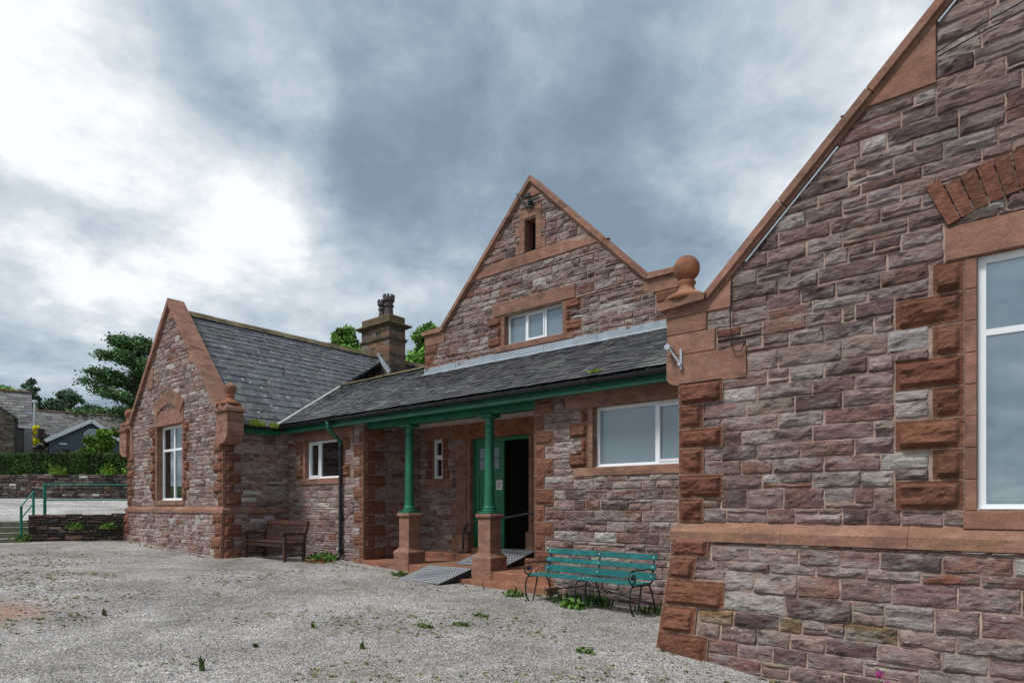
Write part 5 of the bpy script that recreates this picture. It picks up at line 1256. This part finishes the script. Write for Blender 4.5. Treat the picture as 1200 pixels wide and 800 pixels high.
# blue grey gabled house
x, y = -48.4, 14.3; BH = hthing('blue_grey_house', 'blue grey rendered house with white bargeboards and an arched window', x, y, 2.6, azim(x, y))
wy = [(-2.3, 0), (2.0, 0), (2.0, 3.10), (0, 4.5), (-2.3, 3.25)]
m = MB(); m.prism(wy, 0, 6, (1, 1, 1)); wl_ = m.build('walls', 'terr', BH, local=True)
m = MB()
for s in (-1, 1):
    e = Vector((-2.5, -.3, 3.18)) if s < 0 else Vector((2.2, -.3, 3.0)); t_ = Vector((0, -.3, 4.66)); m.beam(e, t_, .06, .24, up=Vector((0, 0, 1))); 
m.build('bargeboards', 'white', BH, local=True)
m = MB()
for s in (-1, 1):
    e = Vector((-2.6, -.28, 3.2)) if s < 0 else Vector((2.3, -.28, 3.02)); t_ = Vector((0, -.28, 4.74)); q = Vector((0, 6.5, 0)); m.add([e, t_, t_+q, e+q, e-Vector((0, 0, .07)), t_-Vector((0, 0, .07)), t_+q-Vector((0, 0, .07)), e+q-Vector((0, 0, .07))], [(0, 1, 2, 3), (7, 6, 5, 4), (0, 4, 5, 1), (0, 3, 7, 4)], (.1, .1, .105))
m.build('roof', 'slate', BH, local=True)
def archpts(x0, x1, z0, z1, y): 
    r = (x1-x0)/2; cx = (x0+x1)/2; return [(x0, y, z0)]+[(cx-r*math.cos(t), y, z1-r+r*math.sin(t)) for t in [math.pi*i/12 for i in range(13)]]+[(x1, y, z0)]
m = MB(); pts = archpts(-.42, .52, 2.95, 4.12, -.03); m.tube(pts+[pts[0]], .035, 6); m.tube([(.05, -.03, 2.95), (.05, -.03, 4.1)], .02, 6); wf = m.build('arched_window', 'white', BH, local=True)
m = MB(); m.prism([(p[0], p[2]) for p in pts], -.02, .0); q = m.build('pane', 'frost', None, local=True); q.parent = wf
m = MB(); m.box(-1.75, -1.35, -.02, 0, 3.02, 3.12); m.build('vent_grille', 'steel', BH, local=True)
# broken-down rubble wall with tiled cope between the houses
rb = thing('rubble_wall', 'ruinous sloping rubble wall with a red tile cope between stone house and blue house', 'wall', (-46.6, 12.0, 3)); m = MB(); rg = random.Random(6)
ra = Vector((-47.3, 11.2, 0)); rb_ = Vector((-45.5, 12.9, 0)); 
for i in range(240):
    f = rg.random(); h = (3.0-2.0*f)*rg.random(); p = ra.lerp(rb_, f)*1.06; s = rg.uniform(.07, .2); m.box(p.x-s, p.x+s, p.y-s, p.y+s, 3.6+h-s*.6, 3.6+h+s*.6, jit((.07, .06, .055), .6, rg), .03)
m.build('rubble', 'drystone', rb)
m = MB(); m.beam(Vector((-46.9, 11.4, 4.75)), Vector((-44.9, 13.2, 4.15)), .3, .1, (.25, .10, .06), .02); m.build('cope', 'sand', rb)
m = MB(); m.box(-.1, .1, 0, 3.0, 0, 1.2, M_=Matrix.Translation((-46.8, 11.5, 3.4)) @ Matrix.Rotation(R(-50), 4, 'Z')); m.build('rendered_panel', 'concrete', rb)

# ======== plants and gravel detail
def tuft(name, label, x, y, z, n, h, spread, base, seed, cat='plant', group=None, broad=0, leaf=.03):
    rg = random.Random(seed); t = thing(name, label, cat, (x, y, z), 0, group); m = MB()
    for i in range(n):
        a = rg.uniform(0, 6.28); r = spread*math.sqrt(rg.random()); bx_, by_ = r*math.cos(a), r*math.sin(a)*.6; hh = h*rg.uniform(.4, 1)*(1-.4*r/spread); ln = hh*rg.uniform(.1, .8); a2 = rg.uniform(0, 6.28); w_ = rg.uniform(.003, .007)*(1+broad)
        tip = Vector((bx_+ln*math.cos(a2), by_+ln*math.sin(a2), hh)); mid = Vector((bx_+ln*.35*math.cos(a2), by_+ln*.35*math.sin(a2), hh*.6)); s = Vector((-math.sin(a2), math.cos(a2), 0))*w_; b_0 = Vector((bx_, by_, -.01))
        m.add([b_0-s, b_0+s, mid+s, mid-s, tip], [(0, 1, 2, 3), (3, 2, 4)], jit(base, .35, rg))
    m.build('blades', 'leaf', t, local=True)
    if broad:
        P = np.array([(spread*.9*rn.normal()*.5, spread*.35*rn.normal(), abs(rn.normal())*h*.35+.01) for _ in range(n)]); leafmesh('leaves', P, rn.uniform(.6, 1.3, n)*leaf, cvar(base, n), parent=t)
    return t
LG = (.11, .17, .05)
tuft('weed_clump', 'dense green weeds growing under the teal bench, along the wall', -5.75, 8.55, g(-5.7), 190, .24, .60, (.06, .11, .03), 1, broad=2, leaf=.026)
tuft('weed_clump', 'bright broad leaved weed under the middle of the teal bench seat', -5.55, 8.12, g(-5.5), 60, .20, .2, (.09, .19, .03), 2, broad=3, leaf=.05)
tuft('weed_clump', 'thin green weeds by the right feet of the teal bench near the big gable', -4.3, 8.7, g(-4.4), 130, .15, .5, (.06, .10, .03), 3, broad=2, leaf=.022)
tuft('weed_clump', 'small bright weed in front of the porch step, left of the teal bench', -6.95, 8.35, g(-7), 90, .15, .2, LG, 4, broad=3, leaf=.04)
tuft('weed_clump', 'low green and rusty weeds between the brown bench and the downpipe', -13.15, 8.65, g(-13.1), 320, .22, .42, (.08, .17, .03), 5, broad=3, leaf=.05)
tuft('weed_clump', 'rust coloured flattened weeds just before the downpipe', -12.9, 8.35, g(-12.9), 160, .10, .35, (.20, .11, .04), 6, broad=3, leaf=.04)
tuft('weed_clump', 'small weed at the left corner of the lowest porch step by the metal ramp', -10.1, 8.5, g(-10.2), 60, .12, .22, (.12, .18, .04), 7, broad=2, leaf=.03)
tuft('grass_clump', 'yellow green grass sprouting from the gutter beside the left ball finial', XL1+.24, 8.05, 3.62, 420, .26, .34, (.24, .32, .04), 8, cat='grass')
tuft('grass_clump', 'yellow green grass sprouting from the gutter where both roofs meet', XL1+.24, 8.55, 3.62, 300, .20, .2, (.26, .34, .04), 9, cat='grass')
tuft('moss_clump', 'small patch of bright moss on the porch roof edge above the frosted window', -5.6, 8.85, 3.80, 120, .05, .13, (.20, .26, .03), 10, cat='moss', broad=1, leaf=.02)
tuft('weed_clump', 'weed growing at the foot of the far corner of the left gable', -21.95, 6.95, g(-22), 80, .2, .25, (.16, .2, .05), 11, broad=2, leaf=.03)
tuft('weed_clump', 'green weed spilling over the bottom garden step beside the handrail', -22.75, 5.0, .52, 160, .35, .3, (.10, .19, .03), 12, broad=3, leaf=.05)
for i, (s_, d_, lab) in enumerate(((1.2, -.05, 'green fern growing out of the low stone wall, left of its middle'), (2.0, -.03, 'smaller green fern growing out of the middle of the low stone wall'))):
    p = wl(s_, d_, .92); tuft('wall_fern', lab, p.x, p.y, p.z, 160, .25, .28, (.10, .19, .03), 20+i, broad=3, leaf=.05)
wd0 = Vector((-47.5, -.62, 0))
for i, (u_, lab) in enumerate(((15.3, 'largest light green plant rooted on the boundary wall top, far left under the hedge'), (17.7, 'light green plant on the boundary wall top, above the tall railing post'), (18.6, 'small light green plant on the boundary wall top, above the middle of the railing'), (19.5, 'small light green plant on the boundary wall top, nearest the left gable'))):
    p = wd0+hx*u_-hn*.05+Vector((0, 0, 3.1)); tuft('wall_plant', lab, p.x, p.y, p.z, 260 if i < 2 else 120, (.5, .5, .35, .45)[i], (.4, .42, .22, .3)[i], (.14, .26, .03), 30+i, broad=4, leaf=.07)
# valerian in flower at the foot of the big gable
vt = thing('flowering_plant', 'small plant with a magenta flower head at the foot of the big gable wall', 'flower', (-1.1, 6.45, g(-1.1))); m = MB()
for (dx, dz) in ((0, .33), (.06, .26), (.10, .20)): m.tube([(0, 0, -.03), (dx*.5, -.02, dz*.5), (dx, -.02, dz)], .004, 5, (.1, .2, .04))
m.build('stems', 'leaf', vt, local=True)
P = np.concatenate([np.array([dx, -.02, dz])+rn.normal(size=(k, 3))*.017 for dx, dz, k in ((0, .34, 140), (.07, .27, 50), (.11, .21, 40))]); leafmesh('petals', P, rn.uniform(.5, 1.2, len(P))*.009, cvar((.5, .04, .26), len(P)), mat='leaf', parent=vt)
P = rn.normal(size=(90, 3))*np.array([.07, .03, .05])+np.array([.05, 0, .06]); leafmesh('leaves', P, rn.uniform(.6, 1.3, 90)*.022, cvar((.09, .16, .05), 90), parent=vt)
# small weeds scattered over the forecourt, countable ones placed singly
def wbuild(nm, pts, kind):
    m = MB(); rg = random.Random(len(pts))
    for (x, y, s) in pts:
        z = gn(x, y)
        for i in range(rg.randint(8, 18)):
            a = rg.uniform(0, 6.28); l = s*rg.uniform(.3, 1); w_ = .004*rg.uniform(.7, 1.8); hh = s*rg.uniform(.1, .45); sd2 = Vector((-math.sin(a), math.cos(a), 0))*w_
            b0 = Vector((x+rg.uniform(-.3, .3)*s, y+rg.uniform(-.3, .3)*s, z-.004)); tp = b0+Vector((l*math.cos(a)*.7, l*math.sin(a)*.7, hh)); md = b0.lerp(tp, .55)+Vector((0, 0, hh*.25))
            m.add([b0-sd2, b0+sd2, md+sd2*1.6, md-sd2*1.6, tp], [(0, 1, 2, 3), (3, 2, 4)], jit(rg.choice([(.20, .26, .09), (.18, .22, .08), (.30, .25, .15), (.24, .16, .12), (.28, .26, .14)]), .3, rg))
    o = m.build(nm, 'leaf', None); o['kind'] = kind; return o
rg = random.Random(12); pts = []
for i in range(9000):
    x = rg.uniform(-19, -1.5); y = rg.uniform(.6, 8.6)
    if noise.noise(Vector((x*.45, y*.45, 7)))+.5*noise.noise(Vector((x*1.6, y*1.6, 3))) > .04+.25*rg.random() and (y < 6.3 or -12 < x < -4.5): pts.append((x, y, rg.uniform(.012, .06)))
for i in range(420):
    f = rg.random()
    if i < 170: x, y = -3.3+3.2*f, 6.60-abs(rg.gauss(0, .05))
    elif i < 300: x, y = -12.6+6.2*f, 8.72-abs(rg.gauss(0, .08))
    else: x, y = -21.8+6.3*f, 7.12-abs(rg.gauss(0, .08))
    if noise.noise(Vector((x*2, y, 5))) > -.1: pts.append((x, y, rg.uniform(.02, .07)))
tag(wbuild('ground_weeds', pts, 'stuff'), 'scattered tiny weeds and dead stems in the gravel', 'weeds')
SPR = [(-5.84, 5.92, .10, 'low bright green weed in the gravel, nearest in front of the teal bench left feet'), (-3.82, 5.82, .12, 'bright green rosette weed in the open gravel, right of all others, below the teal bench'),
       (-6.1, 6.6, .10, 'green weed between the metal ramp and the teal bench, nearest the lowest porch step'), (-6.13, 2.72, .26, 'tall single seedling at the lower left of the forecourt, with leaves at its tip'),
       (-5.73, 4.28, .16, 'upright pale green seedling in the gravel near the bottom centre of the picture'), (-9.55, 2.97, .18, 'dark dead upright weed stem right of the red sandy patch'),
       (-7.08, 4.53, .12, 'small upright green weed halfway between the red sandy patch and the ramp'), (-6.08, 5.53, .10, 'rusty brown and green weed in the gravel below the metal ramp'), (-6.65, 3.54, .10, 'flat bushy weed right of the tall lone seedling')]
for i, (x, y, h, lab) in enumerate(SPR):
    up_ = 'upright' in lab or 'tall' in lab; tuft('gravel_weed', lab, x, y, gn(x, y), 14 if up_ else 45, h*(.8 if up_ else .55), .03 if up_ else .13, (.11, .165, .05) if 'green' in lab or 'seedling' in lab else (.13, .09, .04), 60+i, broad=2, leaf=.016 if up_ else .022)
# loose pebbles lying on the near gravel
n = 150000; r_ = 1.2+10.5*rn.random(n)**.75; an = rn.uniform(R(-12), R(112), n)
x = -r_*np.sin(an)*1.15; y = r_*np.cos(an); k = (y < 8.6) & ~((x > -3.7) & (y > 6.4)) & (x > -15); x, y = x[k], y[k]; n = len(x)
zg = np.array([gn(a, b) for a, b in zip(x, y)]); s = rn.uniform(.0035, .0085, n)*(.85+.05*np.hypot(x, y))
oc = np.array([(1, 0, 0), (0, 1, 0), (-1, 0, 0), (0, -1, 0), (0, 0, 1)], float); th = rn.uniform(0, 6.28, n); ct, st_ = np.cos(th), np.sin(th)
V = oc[None]*rn.uniform(.6, 1.2, (n, 5, 1)); V = V*s[:, None, None]; V[:, :, 0] *= 1.25; V[:, :, 2] *= .8
V = np.stack([V[:, :, 0]*ct[:, None]-V[:, :, 1]*st_[:, None], V[:, :, 0]*st_[:, None]+V[:, :, 1]*ct[:, None], V[:, :, 2]], 2)+np.stack([x, y, zg+.001], 1)[:, None]
F = np.array([(0, 1, 4), (1, 2, 4), (2, 3, 4), (3, 0, 4)])[None]+np.arange(n)[:, None, None]*5; F = F.reshape(-1, 3); m = len(F)
me = bpy.data.meshes.new('loose_gravel'); me.vertices.add(5*n); me.vertices.foreach_set('co', V.astype(np.float32).ravel()); me.loops.add(3*m); me.loops.foreach_set('vertex_index', F.astype(np.int32).ravel())
me.polygons.add(m); me.polygons.foreach_set('loop_start', np.arange(0, 3*m, 3, dtype=np.int32)); me.materials.append(MT['pebble']); ca = me.color_attributes.new('Col', 'FLOAT_COLOR', 'CORNER')
bc = rn.choice(4, n, p=[.25, .4, .27, .08]); pc = np.array([(.09, .085, .083), (.28, .265, .255), (.46, .445, .43), (.36, .28, .24)])[bc]*rn.uniform(.75, 1.25, (n, 1))
ca.data.foreach_set('color', np.repeat(np.concatenate([pc, np.ones((n, 1))], 1), 12, axis=0).astype(np.float32).ravel()); me.update(calc_edges=True)
o = bpy.data.objects.new('loose_gravel', me); COL.objects.link(o); o['kind'] = 'stuff'; o['label'] = 'loose grey stones lying over the gravel forecourt'
